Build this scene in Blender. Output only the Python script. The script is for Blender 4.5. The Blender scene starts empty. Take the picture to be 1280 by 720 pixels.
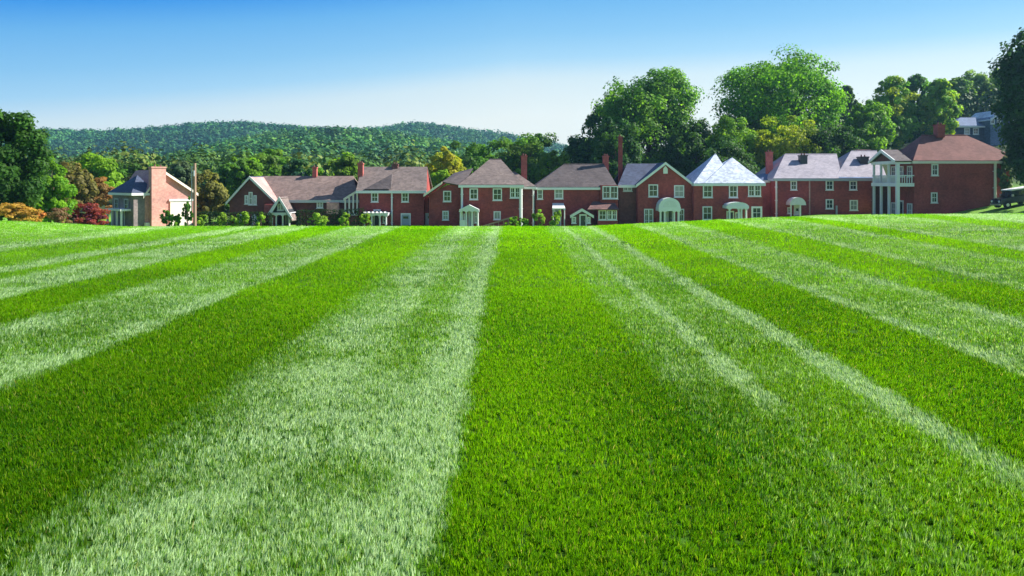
import bpy, bmesh, math, random
import numpy as np
R = math.radians
random.seed(7)
C = bpy.context.scene.collection
H = 1.9            # eye height above the near lawn (m)
F = 1000.0         # focal length in photograph pixels (photo is 1280 wide)
VX, VY = 640.0, 225.0

# ------------------------------------------------------------------ terrain
def sstep(a, b, x):
    t = np.clip((x - a) / (b - a), 0, 1)
    return t * t * (3 - 2 * t)

_gx = (np.array([-400, 0, 130, 640, 900, 950, 1000, 1050, 1100, 1145, 1195, 1245, 1300, 1400, 1800]) - 640) * .095
_gz = H - (np.array([270, 277, 284, 285, 284.5, 279, 274, 271, 271, 270, 261, 250, 246, 240, 215]) - 225) * .095
_cx = np.array([-60, -26, -20, -16, 3, 10, 14.7, 20, 40, 80])
_cz = np.array([.5, .26, .2, -.01, 0, .34, .47, .52, .6, .8])
_bpx = (np.array([-600, -200, 0, 200, 280, 350, 420, 500, 560, 620, 700, 900, 1300, 2000]) - 640) / 1000
_bz = 700 * (225 - np.array([212, 210, 208, 205, 186, 174, 168, 175, 185, 197, 208, 212, 205, 205])) / 1000 + H - 9
_apx = (np.array([-800, -200, 0, 60, 130, 200, 250, 300, 350, 410, 460, 500, 520, 545, 580, 620, 660, 700, 740, 800, 1000, 1400, 2000]) - 640) / 1000
_az = 1200 * (225 - np.array([178, 172, 166, 163, 165, 160, 156, 154, 159, 164, 163, 158, 155, 158, 163, 167, 174, 182, 190, 198, 205, 205, 210])) / 1000 + H - 14

def terrain(x, y):
    x = np.asarray(x, float); y = np.asarray(y, float)
    g = np.interp(x, _gx, _gz)
    g = g - 0.25 * sstep(90, 60, y)
    lawn = np.interp(x, _cx, _cz) * sstep(4, 30, y)
    t = np.clip((y - 32.5) / 26, 0, 1)
    t = t * t * (3 - 2 * t) * .45 + t * .55
    near = lawn + (g - lawn) * t
    u = x / np.maximum(y, 30)
    # wooded rise behind the right-hand houses
    rr = 7 * sstep(.0, .5, u) * sstep(104, 190, y) + 3 * sstep(.30, .55, u) * sstep(108, 150, y)
    left = 0.5 * sstep(110, 240, y)
    z = near + rr + left
    b = np.interp(u, _bpx, _bz); a = np.interp(u, _apx, _az)
    z = z + (b - z) * sstep(260, 700, y)
    z = z + (a - z) * sstep(760, 1200, y) - 14 * sstep(720, 800, y) * sstep(960, 860, y) * (y > 700)
    z = z + (60 - z) * sstep(1300, 2600, y) * .0
    return z
def tz(x, y): return float(terrain(x, y))

# ------------------------------------------------------------------ tagging
def tag(o, label=None, cat=None, group=None, kind=None):
    if label: o['label'] = label
    if cat: o['category'] = cat
    if group: o['group'] = group
    if kind: o['kind'] = kind
    return o
def empty(name, loc, rz=0):
    o = bpy.data.objects.new(name, None); C.objects.link(o)
    o.empty_display_size = .3
    o.location = loc; o.rotation_euler = (0, 0, rz)
    return o

# ------------------------------------------------------------------ materials
def new_mat(name):
    m = bpy.data.materials.new(name); m.use_nodes = True
    nt = m.node_tree
    for n in list(nt.nodes): nt.nodes.remove(n)
    out = nt.nodes.new('ShaderNodeOutputMaterial')
    return m, nt, out
def nd(nt, t, **kw):
    n = nt.nodes.new(t)
    for k, v in kw.items():
        if k.startswith('i_'): n.inputs[k[2:].replace('_', ' ')].default_value = v
        else: setattr(n, k, v)
    return n
def rgba(c): return (c[0], c[1], c[2], 1)
def mix(nt, fac, a, b, mode='MIX'):
    n = nt.nodes.new('ShaderNodeMix'); n.data_type = 'RGBA'; n.blend_type = mode
    for s, v in ((n.inputs[0], fac), (n.inputs[6], a), (n.inputs[7], b)):
        if hasattr(v, 'is_linked') or isinstance(v, bpy.types.NodeSocket): nt.links.new(v, s)
        else: s.default_value = rgba(v) if isinstance(v, tuple) else v
    return n.outputs[2]
def noise(nt, vec, scale, detail=3, rough=.55):
    n = nd(nt, 'ShaderNodeTexNoise'); n.inputs['Scale'].default_value = scale
    n.inputs['Detail'].default_value = detail; n.inputs['Roughness'].default_value = rough
    if vec is not None: nt.links.new(vec, n.inputs['Vector'])
    return n.outputs['Fac']
def ramp(nt, fac, stops):
    r = nd(nt, 'ShaderNodeValToRGB'); e = r.color_ramp.elements
    while len(e) < len(stops): e.new(.5)
    for i, (p, c) in enumerate(stops):
        e[i].position = p; e[i].color = rgba(c) if isinstance(c, tuple) else (c, c, c, 1)
    nt.links.new(fac, r.inputs[0]); return r.outputs[0]
def principled(nt, out, col, rough=.7, spec=.4, metal=0, bump=None, bs=.3, bd=.02):
    p = nd(nt, 'ShaderNodeBsdfPrincipled')
    if isinstance(col, tuple): p.inputs['Base Color'].default_value = rgba(col)
    else: nt.links.new(col, p.inputs['Base Color'])
    p.inputs['Roughness'].default_value = rough
    p.inputs['Specular IOR Level'].default_value = spec
    p.inputs['Metallic'].default_value = metal
    if bump is not None:
        b = nd(nt, 'ShaderNodeBump'); b.inputs['Strength'].default_value = bs; b.inputs['Distance'].default_value = bd
        nt.links.new(bump, b.inputs['Height']); nt.links.new(b.outputs[0], p.inputs['Normal'])
    nt.links.new(p.outputs[0], out.inputs[0]); return p
def objco(nt): return nd(nt, 'ShaderNodeTexCoord').outputs['Object']

def mat_brick(name, c1, c2, mortar=(.32, .27, .25)):
    m, nt, out = new_mat(name)
    v = objco(nt)
    sep = nd(nt, 'ShaderNodeSeparateXYZ'); nt.links.new(v, sep.inputs[0])
    add = nd(nt, 'ShaderNodeMath', operation='ADD'); nt.links.new(sep.outputs[0], add.inputs[0]); nt.links.new(sep.outputs[1], add.inputs[1])
    cb = nd(nt, 'ShaderNodeCombineXYZ'); nt.links.new(add.outputs[0], cb.inputs[0]); nt.links.new(sep.outputs[2], cb.inputs[1])
    br = nd(nt, 'ShaderNodeTexBrick'); nt.links.new(cb.outputs[0], br.inputs['Vector'])
    br.inputs['Color1'].default_value = rgba(c1); br.inputs['Color2'].default_value = rgba(c2); br.inputs['Mortar'].default_value = rgba(mortar)
    br.inputs['Scale'].default_value = 1; br.inputs['Mortar Size'].default_value = .006
    br.inputs['Brick Width'].default_value = .215; br.inputs['Row Height'].default_value = .075
    n1 = noise(nt, v, .45, 4); n2 = noise(nt, v, 3.5, 4)
    col = mix(nt, 1, br.outputs[0], ramp(nt, n1, [(.25, (.6, .62, .66)), (.72, (1.25, 1.2, 1.15))]), 'MULTIPLY')
    col = mix(nt, 1, col, ramp(nt, n2, [(.3, (.78, .78, .8)), (.7, (1.15, 1.15, 1.12))]), 'MULTIPLY')
    principled(nt, out, col, .85, .2)
    return m
def mat_roof(name, c, var=.25, rough=.8, spec=.3, row=.28, metal=0):
    m, nt, out = new_mat(name)
    v = objco(nt)
    mp = nd(nt, 'ShaderNodeMapping'); mp.inputs['Scale'].default_value = (3.2, 3.2, 6); nt.links.new(v, mp.inputs[0])
    vor = nd(nt, 'ShaderNodeTexVoronoi'); vor.inputs['Scale'].default_value = 1; nt.links.new(mp.outputs[0], vor.inputs['Vector'])
    sc = nd(nt, 'ShaderNodeSeparateColor'); nt.links.new(vor.outputs['Color'], sc.inputs[0])
    n1 = noise(nt, v, .5, 4)
    lo = tuple(x * (1 - var) for x in c); hi = tuple(x * (1 + var) for x in c)
    col = mix(nt, sc.outputs[0], lo, hi)
    col = mix(nt, 1, col, ramp(nt, n1, [(.3, (.8, .8, .82)), (.7, (1.15, 1.14, 1.12))]), 'MULTIPLY')
    wv = nd(nt, 'ShaderNodeTexWave', wave_type='BANDS', bands_direction='Z', wave_profile='SAW'); wv.inputs['Scale'].default_value = 1 / row * .5
    nt.links.new(v, wv.inputs['Vector'])
    principled(nt, out, col, rough, spec, metal, wv.outputs['Fac'], .35, .02)
    return m
def mat_plain(name, c, rough=.6, spec=.4, metal=0, var=.12, scale=4):
    m, nt, out = new_mat(name)
    n1 = noise(nt, objco(nt), scale, 4)
    lo = tuple(x * (1 - var) for x in c); hi = tuple(min(1, x * (1 + var)) for x in c)
    principled(nt, out, mix(nt, n1, lo, hi), rough, spec, metal)
    return m
def mat_leaf(name, transl=.35, gain=1.0, rough=.55):
    """colour comes from the per-leaf 'Col' attribute"""
    m, nt, out = new_mat(name)
    at = nd(nt, 'ShaderNodeAttribute', attribute_name='Col')
    p = nd(nt, 'ShaderNodeBsdfPrincipled'); p.inputs['Roughness'].default_value = rough; p.inputs['Specular IOR Level'].default_value = .12
    nt.links.new(at.outputs['Color'], p.inputs['Base Color'])
    t = nd(nt, 'ShaderNodeBsdfTranslucent')
    tc = mix(nt, 1, at.outputs['Color'], (1.25 * gain, 1.25 * gain, .6 * gain), 'MULTIPLY')
    nt.links.new(tc, t.inputs[0])
    ms = nd(nt, 'ShaderNodeMixShader'); ms.inputs[0].default_value = transl
    nt.links.new(p.outputs[0], ms.inputs[1]); nt.links.new(t.outputs[0], ms.inputs[2]); nt.links.new(ms.outputs[0], out.inputs[0])
    return m
def mat_bark():
    m, nt, out = new_mat('bark')
    v = objco(nt); mp = nd(nt, 'ShaderNodeMapping'); mp.inputs['Scale'].default_value = (6, 6, 1.2); nt.links.new(v, mp.inputs[0])
    n = noise(nt, mp.outputs[0], 2, 5)
    principled(nt, out, ramp(nt, n, [(.3, (.05, .035, .025)), (.7, (.16, .12, .09))]), .9, .2, 0, n, .6, .04)
    return m
def mat_ground():
    m, nt, out = new_mat('turf')
    at = nd(nt, 'ShaderNodeAttribute', attribute_name='Col')
    g = nd(nt, 'ShaderNodeNewGeometry').outputs['Position']
    n1 = noise(nt, g, 30, 4, .7); n2 = noise(nt, g, 1.3, 5)
    col = mix(nt, 1, at.outputs['Color'], ramp(nt, n1, [(.3, (.6, .6, .6)), (.7, (1.4, 1.4, 1.4))]), 'MULTIPLY')
    col = mix(nt, 1, col, ramp(nt, n2, [(.3, (.8, .8, .8)), (.7, (1.2, 1.2, 1.1))]), 'MULTIPLY')
    principled(nt, out, col, .9, .1, 0, n1, .5, .04)
    return m

M = dict(
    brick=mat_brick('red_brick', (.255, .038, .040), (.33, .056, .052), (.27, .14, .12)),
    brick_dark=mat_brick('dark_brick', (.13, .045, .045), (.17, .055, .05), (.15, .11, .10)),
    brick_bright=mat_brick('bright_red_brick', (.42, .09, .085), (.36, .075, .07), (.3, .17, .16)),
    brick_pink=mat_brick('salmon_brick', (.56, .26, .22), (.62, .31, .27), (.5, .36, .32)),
    brick_shaded=mat_brick('shaded_grey_brick', (.25, .20, .20), (.21, .17, .175), (.3, .27, .27)),
    white=mat_plain('white_paint', (.66, .67, .67), .5, .4, 0, .07),
    cream=mat_plain('cream_render', (.70, .62, .54), .8, .2, 0, .1),
    pale=mat_plain('pale_weathered_white_paint', (.60, .61, .60), .55, .4, 0, .15),
    roof_brown=mat_roof('brown_shingles', (.18, .13, .115)),
    roof_taupe=mat_roof('taupe_shingles', (.155, .122, .112)),
    roof_dark=mat_roof('dark_slate', (.08, .066, .068)),
    roof_blue=mat_roof('blue_slate', (.09, .13, .22), .2, .6, .3),
    roof_navy=mat_roof('navy_slate', (.05, .065, .11), .25, .7, .3),
    roof_silver=mat_roof('silver_metal_shingles', (.46, .51, .60), .28, .5, .5, .3),
    roof_mauve=mat_roof('mauve_grey_shingles', (.27, .25, .285), .15, .65, .3),
    roof_red=mat_roof('red_shingles', (.165, .075, .068), .15, .8, .2),
    roof_pink=mat_roof('pink_shingles', (.42, .23, .21), .15),  # pink includes the sunlight put into the lit gable slope
    metal=mat_plain('grey_metal', (.35, .38, .42), .4, .5, .3),
    black=mat_plain('black_rubber', (.02, .02, .022), .7, .3),
    carpaint=mat_plain('dark_car_paint', (.025, .035, .05), .25, .5, .2, .05),
    chrome=mat_plain('brushed_metal', (.55, .57, .6), .3, .5, .8),
    wood=mat_plain('weathered_wood', (.30, .20, .15), .85, .2, 0, .3, 9),
    door=mat_plain('painted_door', (.30, .36, .40), .5, .4, 0, .1),
    darkdoor=mat_plain('dark_door', (.035, .04, .045), .4, .4, 0, .1),
    porchroof=mat_roof('porch_brown_shingles', (.13, .07, .065)),
    lamp=mat_plain('lamp_glass', (.8, .8, .78), .15, .6, 0, .02),
)
def mat_glass():
    m, nt, out = new_mat('window_glass')
    n = noise(nt, objco(nt), 1.2, 2)
    principled(nt, out, ramp(nt, n, [(.35, (.008, .012, .014)), (.65, (.03, .05, .055))]), .06, .6)
    return m
M['glass'] = mat_glass(); M['blind'] = mat_plain('window_with_blind', (.22, .25, .25), .12, .6, 0, .35, 1.5)
M['bark'] = mat_bark(); M['leaf'] = mat_leaf('foliage', .5, 1.15); M['blade'] = mat_leaf('grass_blades', .42, 1.1, .5)
M['far'] = mat_leaf('distant_foliage', .15); M['turf'] = mat_ground()

# ------------------------------------------------------------------ mesh helpers
class MB:
    def __init__(s): s.v = []; s.f = []
    def add(s, vs, fs):
        k = len(s.v); s.v += [tuple(map(float, p)) for p in vs]; s.f += [tuple(k + i for i in f) for f in fs]; return s
    def box(s, x0, x1, y0, y1, z0, z1):
        x0, x1 = sorted((x0, x1)); y0, y1 = sorted((y0, y1)); z0, z1 = sorted((z0, z1))
        return s.add([(x0, y0, z0), (x1, y0, z0), (x1, y1, z0), (x0, y1, z0), (x0, y0, z1), (x1, y0, z1), (x1, y1, z1), (x0, y1, z1)],
                     [(0, 3, 2, 1), (4, 5, 6, 7), (0, 1, 5, 4), (1, 2, 6, 5), (2, 3, 7, 6), (3, 0, 4, 7)])
    def prism(s, poly, y0, y1, axis='y'):
        """poly in (a, z); extruded along y (a = x) or along x (a = y)"""
        n = len(poly)
        P = (lambda a, z, t: (a, t, z)) if axis == 'y' else (lambda a, z, t: (t, a, z))
        vs = [P(a, z, y0) for a, z in poly] + [P(a, z, y1) for a, z in poly]
        fs = [tuple(range(n))[::-1], tuple(range(n, 2 * n))] + [(i, (i + 1) % n, n + (i + 1) % n, n + i) for i in range(n)]
        return s.add(vs, fs)
    def tube(s, p0, p1, r0, r1=None, n=8):
        r1 = r0 if r1 is None else r1
        p0 = np.array(p0, float); p1 = np.array(p1, float); d = p1 - p0; L = np.linalg.norm(d)
        if L < 1e-6: return s
        d /= L; a = np.cross(d, (0, 0, 1) if abs(d[2]) < .9 else (1, 0, 0)); a /= np.linalg.norm(a); b = np.cross(d, a)
        vs = []
        for p, r in ((p0, r0), (p1, r1)):
            for i in range(n):
                t = 2 * math.pi * i / n; vs.append(p + r * (math.cos(t) * a + math.sin(t) * b))
        fs = [(i, (i + 1) % n, n + (i + 1) % n, n + i) for i in range(n)] + [tuple(range(n))[::-1], tuple(range(n, 2 * n))]
        return s.add(vs, fs)
    def slab(s, quad, th):
        """thick sheet below a quad"""
        q = [np.array(p, float) for p in quad]; nrm = np.cross(q[1] - q[0], q[2] - q[0]); nrm /= np.linalg.norm(nrm)
        if nrm[2] < 0: nrm = -nrm
        lo = [p - nrm * th for p in q]; n = len(q)
        return s.add(q + lo, [tuple(range(n)), tuple(range(2 * n - 1, n - 1, -1))] + [(i, (i + 1) % n, n + (i + 1) % n, n + i) for i in range(n)])
    def build(s, name, mat, parent=None, loc=None, bevel=0):
        me = bpy.data.meshes.new(name); me.from_pydata(s.v, [], s.f)
        bm = bmesh.new(); bm.from_mesh(me); bmesh.ops.recalc_face_normals(bm, faces=bm.faces)
        if bevel: bmesh.ops.bevel(bm, geom=bm.edges[:], offset=bevel, segments=2, affect='EDGES', profile=.6)
        bm.to_mesh(me); bm.free()
        me.materials.append(mat)
        o = bpy.data.objects.new(name, me); C.objects.link(o)
        if parent: o.parent = parent
        if loc: o.location = loc
        return o

def np_mesh(name, V, Fc, col, mat, parent=None, per_face_col=False):
    """V (n,3), Fc (m,k) all faces same size k, col (n,3) point colours"""
    me = bpy.data.meshes.new(name); n = len(V); m, k = Fc.shape
    me.vertices.add(n); me.vertices.foreach_set('co', np.ascontiguousarray(V, np.float32).ravel())
    me.loops.add(m * k); me.loops.foreach_set('vertex_index', np.ascontiguousarray(Fc, np.int32).ravel())
    me.polygons.add(m); me.polygons.foreach_set('loop_start', np.arange(0, m * k, k, dtype=np.int32))
    me.update(calc_edges=True)
    if col is not None:
        a = me.color_attributes.new('Col', 'BYTE_COLOR', 'POINT') if False else me.color_attributes.new('Col', 'FLOAT_COLOR', 'POINT')
        c4 = np.ones((n, 4), np.float32); c4[:, :3] = np.clip(col, 0, 1); a.data.foreach_set('color', c4.ravel())
    me.materials.append(mat)
    o = bpy.data.objects.new(name, me); C.objects.link(o)
    if parent: o.parent = parent
    return o

def leaf_quads(P, N, size, rng):
    """one quad per point P, roughly facing N"""
    n = len(P)
    N = N + rng.normal(0, .42, (n, 3)); N /= np.linalg.norm(N, axis=1)[:, None] + 1e-9
    r = rng.normal(0, 1, (n, 3)); A = np.cross(N, r); A /= np.linalg.norm(A, axis=1)[:, None] + 1e-9
    B = np.cross(N, A)
    s = (size * rng.uniform(.6, 1.35, n))[:, None]; A = A * s * .5; B = B * s * .36
    V = np.empty((n, 4, 3)); V[:, 0] = P - A; V[:, 1] = P - B * 1.1 + A * .1; V[:, 2] = P + A; V[:, 3] = P + B * 1.1 + A * .1
    return V.reshape(-1, 3), np.arange(4 * n).reshape(n, 4)

# ------------------------------------------------------------------ plants
def crown_mesh(rx, ry, z0, z1, rng, col, col2, nclump, nleaf, lsize, shape='round', accent=None):
    """clumps spread through the crown's volume, each of many leaves"""
    cs = []; zc = (z0 + z1) / 2; rz = (z1 - z0) / 2
    # big lobes give the uneven outline
    nl = 5 + int(rng.integers(0, 4)); lobes = [(0, 0, .02, .80), (0, 0, -.1, .74)]
    for i in range(nl):
        a = rng.uniform(0, 6.28); t = rng.uniform(-.55, .75)
        k = math.sqrt(max(0, 1 - t * t)) * rng.uniform(.38, .55)
        lobes.append((k * math.cos(a), k * math.sin(a), t * .62, rng.uniform(.32, .46)))
    while len(cs) < nclump:
        l = lobes[int(rng.integers(0, len(lobes)))]
        d = rng.normal(0, 1, 3); d /= np.linalg.norm(d); rr = l[3] * rng.uniform(.45, 1) ** .5
        p = np.array(l[:3]) + d * rr
        if shape == 'cone':
            t = rng.uniform(-1, 1); w = (1 - t) / 2 * .95 + .08; a = rng.uniform(0, 6.28); q = w * rng.uniform(.6, 1.0)
            p = np.array((q * math.cos(a), q * math.sin(a), t))
        elif shape == 'column':
            t = rng.uniform(-1, 1); w = math.sqrt(max(0.05, 1 - abs(t) ** 2.2)); a = rng.uniform(0, 6.28); q = w * rng.uniform(.15, 1.0)
            p = np.array((q * math.cos(a), q * math.sin(a), t))
        if p[2] < -.93 and shape == 'round': continue
        cs.append(p)
    cs = np.array(cs)
    cr = (0.20 if shape == 'round' else .23) * rng.uniform(.6, 1.3, nclump)
    Ps = []; Ns = []; Cc = []
    k = max(1, nleaf // nclump)
    for i in range(nclump):
        d = rng.normal(0, 1, (k, 3)); d[:, 2] += .25; d /= np.linalg.norm(d, axis=1)[:, None]
        p = cs[i] + d * (cr[i] * rng.uniform(.5, 1.0, k))[:, None] * np.array((1, 1, .62 if shape == 'round' else .5))
        Ps.append(p); Ns.append(d * .8 + cs[i] * .5 + np.array((0, 0, .25)))
        m_ = rng.uniform(0, 1); c = np.array(col) * (1 - m_) + np.array(col2) * m_
        if accent is not None and rng.uniform() < accent[1]: c = np.array(accent[0])
        c = c * rng.uniform(.75, 1.2)
        Cc.append(c[None] * rng.uniform(.85, 1.15, (k, 1)))
    P = np.concatenate(Ps); N = np.concatenate(Ns); Cl = np.concatenate(Cc)
    hi = np.percentile(P, 99.6, axis=0); lo = np.percentile(P, .4, axis=0)
    P = (P - (hi + lo) / 2) * (2 / (hi - lo)); cs = (cs - (hi + lo) / 2) * (2 / (hi - lo)) * .95
    P = P * np.array((rx, ry, rz)) + np.array((0, 0, zc))
    V, Fq = leaf_quads(P, N, lsize, rng)
    ctr = cs * np.array((rx, ry, rz)) + np.array((0, 0, zc))
    return V, Fq, np.repeat(Cl, 4, axis=0), ctr

def tree(name, label, px, top, bot, wpx, D, col, col2, seed, cat='tree', group='trees behind the houses', shape='round',
         nclump=90, nleaf=6500, lsize=.42, accent=None, trunk_r=None, depth=None, cx=0):
    rng = np.random.default_rng(seed)
    x = (px - VX) * D / F; zg = tz(x, D)
    z1 = H + (VY - top) * D / F - zg; z0 = H + (VY - bot) * D / F - zg
    z0 = max(z0, .25 if cat != 'tree' else 1.0); z1 = max(z1, z0 + 1)
    rx = wpx * D / F / 2
    root = empty(name, (x, D, zg)); tag(root, label, cat, group)
    if cat == 'tree': nleaf = int(nleaf * 1.7); lsize *= 1.22; nclump = int(nclump * (2.2 if shape == 'column' else 1)); nleaf = int(nleaf * (1.4 if shape == 'column' else 1))
    V, Fq, Cl, ctr = crown_mesh(rx, (depth or rx), z0, z1, rng, col, col2, nclump, nleaf, lsize, shape, accent)
    np_mesh('crown' if cat == 'tree' else 'foliage', V, Fq, Cl, M['leaf'], root)
    mb = MB(); tr = trunk_r or max(.04, (z1) * .022)
    zt = z0 + (z1 - z0) * .45
    p = np.array((0, 0, -.3)); prev = p; n = 5
    for i in range(n):
        q = np.array((rng.normal(0, .015) * z1, rng.normal(0, .015) * z1, (zt) * (i + 1) / n))
        mb.tube(prev, q, tr * (1.25 - .16 * i), tr * (1.25 - .16 * (i + 1)), 8); prev = q
    idx = rng.choice(len(ctr), min(14, len(ctr)), replace=False)
    for j in idx:
        s = np.array((0, 0, rng.uniform(.55, 1) * zt)); e = ctr[j]; mid = (s + e) / 2 + np.array((0, 0, .06 * z1))
        mb.tube(s, mid, tr * .42, tr * .26, 6); mb.tube(mid, e, tr * .26, tr * .08, 5)
    mb.build('trunk' if cat == 'tree' else 'stem', M['bark'], root)
    return root

# ------------------------------------------------------------------ ground sheet
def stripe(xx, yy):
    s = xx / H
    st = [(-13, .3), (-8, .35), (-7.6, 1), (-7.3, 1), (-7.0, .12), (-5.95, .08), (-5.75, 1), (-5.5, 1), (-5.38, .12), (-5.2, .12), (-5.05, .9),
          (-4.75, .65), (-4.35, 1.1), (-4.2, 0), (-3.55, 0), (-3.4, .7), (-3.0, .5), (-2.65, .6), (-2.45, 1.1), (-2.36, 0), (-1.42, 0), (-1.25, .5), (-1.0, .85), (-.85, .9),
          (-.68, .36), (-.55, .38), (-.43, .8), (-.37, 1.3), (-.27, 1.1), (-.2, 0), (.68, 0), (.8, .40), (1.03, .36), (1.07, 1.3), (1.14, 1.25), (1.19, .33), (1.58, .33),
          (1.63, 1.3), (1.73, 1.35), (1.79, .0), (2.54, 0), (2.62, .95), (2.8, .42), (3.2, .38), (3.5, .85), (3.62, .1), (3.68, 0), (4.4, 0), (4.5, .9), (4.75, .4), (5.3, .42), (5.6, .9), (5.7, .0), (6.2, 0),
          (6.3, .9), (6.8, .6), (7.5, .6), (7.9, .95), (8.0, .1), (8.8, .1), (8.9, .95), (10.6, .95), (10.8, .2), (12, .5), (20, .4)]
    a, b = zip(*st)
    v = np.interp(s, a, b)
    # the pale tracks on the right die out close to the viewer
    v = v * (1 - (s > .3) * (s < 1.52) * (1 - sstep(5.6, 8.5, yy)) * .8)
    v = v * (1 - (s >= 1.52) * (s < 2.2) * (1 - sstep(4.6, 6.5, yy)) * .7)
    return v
def vnoise(x, y, seed=0):
    """cheap value noise"""
    xi = np.floor(x).astype(np.int64); yi = np.floor(y).astype(np.int64); fx = x - xi; fy = y - yi
    fx = fx * fx * (3 - 2 * fx); fy = fy * fy * (3 - 2 * fy)
    def h(i, j):
        n = (i * 374761393 + j * 668265263 + seed * 1442695041) & 0x7fffffff
        n = ((n ^ (n >> 13)) * 1274126177) & 0x7fffffff
        return ((n ^ (n >> 16)) & 0xffff) / 65535.0
    return (h(xi, yi) * (1 - fx) + h(xi + 1, yi) * fx) * (1 - fy) + (h(xi, yi + 1) * (1 - fx) + h(xi + 1, yi + 1) * fx) * fy
def lightness(xx, yy):  # sheen of the leaning mown stripes, painted as paler blade and ground colour
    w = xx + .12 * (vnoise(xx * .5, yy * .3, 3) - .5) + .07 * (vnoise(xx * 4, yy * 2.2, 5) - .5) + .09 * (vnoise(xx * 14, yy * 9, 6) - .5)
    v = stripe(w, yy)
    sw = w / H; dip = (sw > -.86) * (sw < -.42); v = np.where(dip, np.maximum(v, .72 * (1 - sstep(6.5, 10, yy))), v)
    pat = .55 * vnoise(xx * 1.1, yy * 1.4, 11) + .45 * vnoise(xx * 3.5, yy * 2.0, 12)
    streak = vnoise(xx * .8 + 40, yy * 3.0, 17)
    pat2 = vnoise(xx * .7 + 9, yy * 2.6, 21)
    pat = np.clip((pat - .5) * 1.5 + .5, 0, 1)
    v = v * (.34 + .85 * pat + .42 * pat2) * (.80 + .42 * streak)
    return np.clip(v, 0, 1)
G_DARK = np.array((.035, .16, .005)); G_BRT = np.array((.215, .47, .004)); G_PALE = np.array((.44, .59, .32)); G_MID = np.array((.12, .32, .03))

def make_ground():
    xs = np.unique(np.concatenate([-np.geomspace(48, 1900, 60), np.arange(-48, 48.01, .16), np.geomspace(48, 1900, 60)]))
    ys = np.unique(np.concatenate([np.linspace(-200, 0, 20), np.arange(0, 40, .5), np.arange(40, 125, 2.0), np.geomspace(125, 1480, 100)]))
    X, Y = np.meshgrid(xs, ys); Z = terrain(X, Y)
    V = np.stack([X, Y, Z], -1).reshape(-1, 3); nx = len(xs); ny = len(ys)
    i = np.arange(nx * ny).reshape(ny, nx)
    Fc = np.stack([i[:-1, :-1], i[:-1, 1:], i[1:, 1:], i[1:, :-1]], -1).reshape(-1, 4)
    xx, yy = V[:, 0], V[:, 1]
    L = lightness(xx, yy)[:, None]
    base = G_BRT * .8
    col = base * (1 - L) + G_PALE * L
    kk = sstep(31, 24, yy)[:, None]; col = col * (1 - kk) + np.array((.03, .085, .004)) * kk
    mown = np.array((.13, .27, .03)); k = sstep(60, 75, yy)[:, None]; col = col * (1 - k) + mown * k
    wood = np.array((.03, .05, .02)); k = sstep(108, 122, yy)[:, None]; col = col * (1 - k) + wood * k
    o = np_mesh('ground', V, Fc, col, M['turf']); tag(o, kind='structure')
    o.data.polygons.foreach_set('use_smooth', [True] * len(o.data.polygons))
make_ground()

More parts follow.
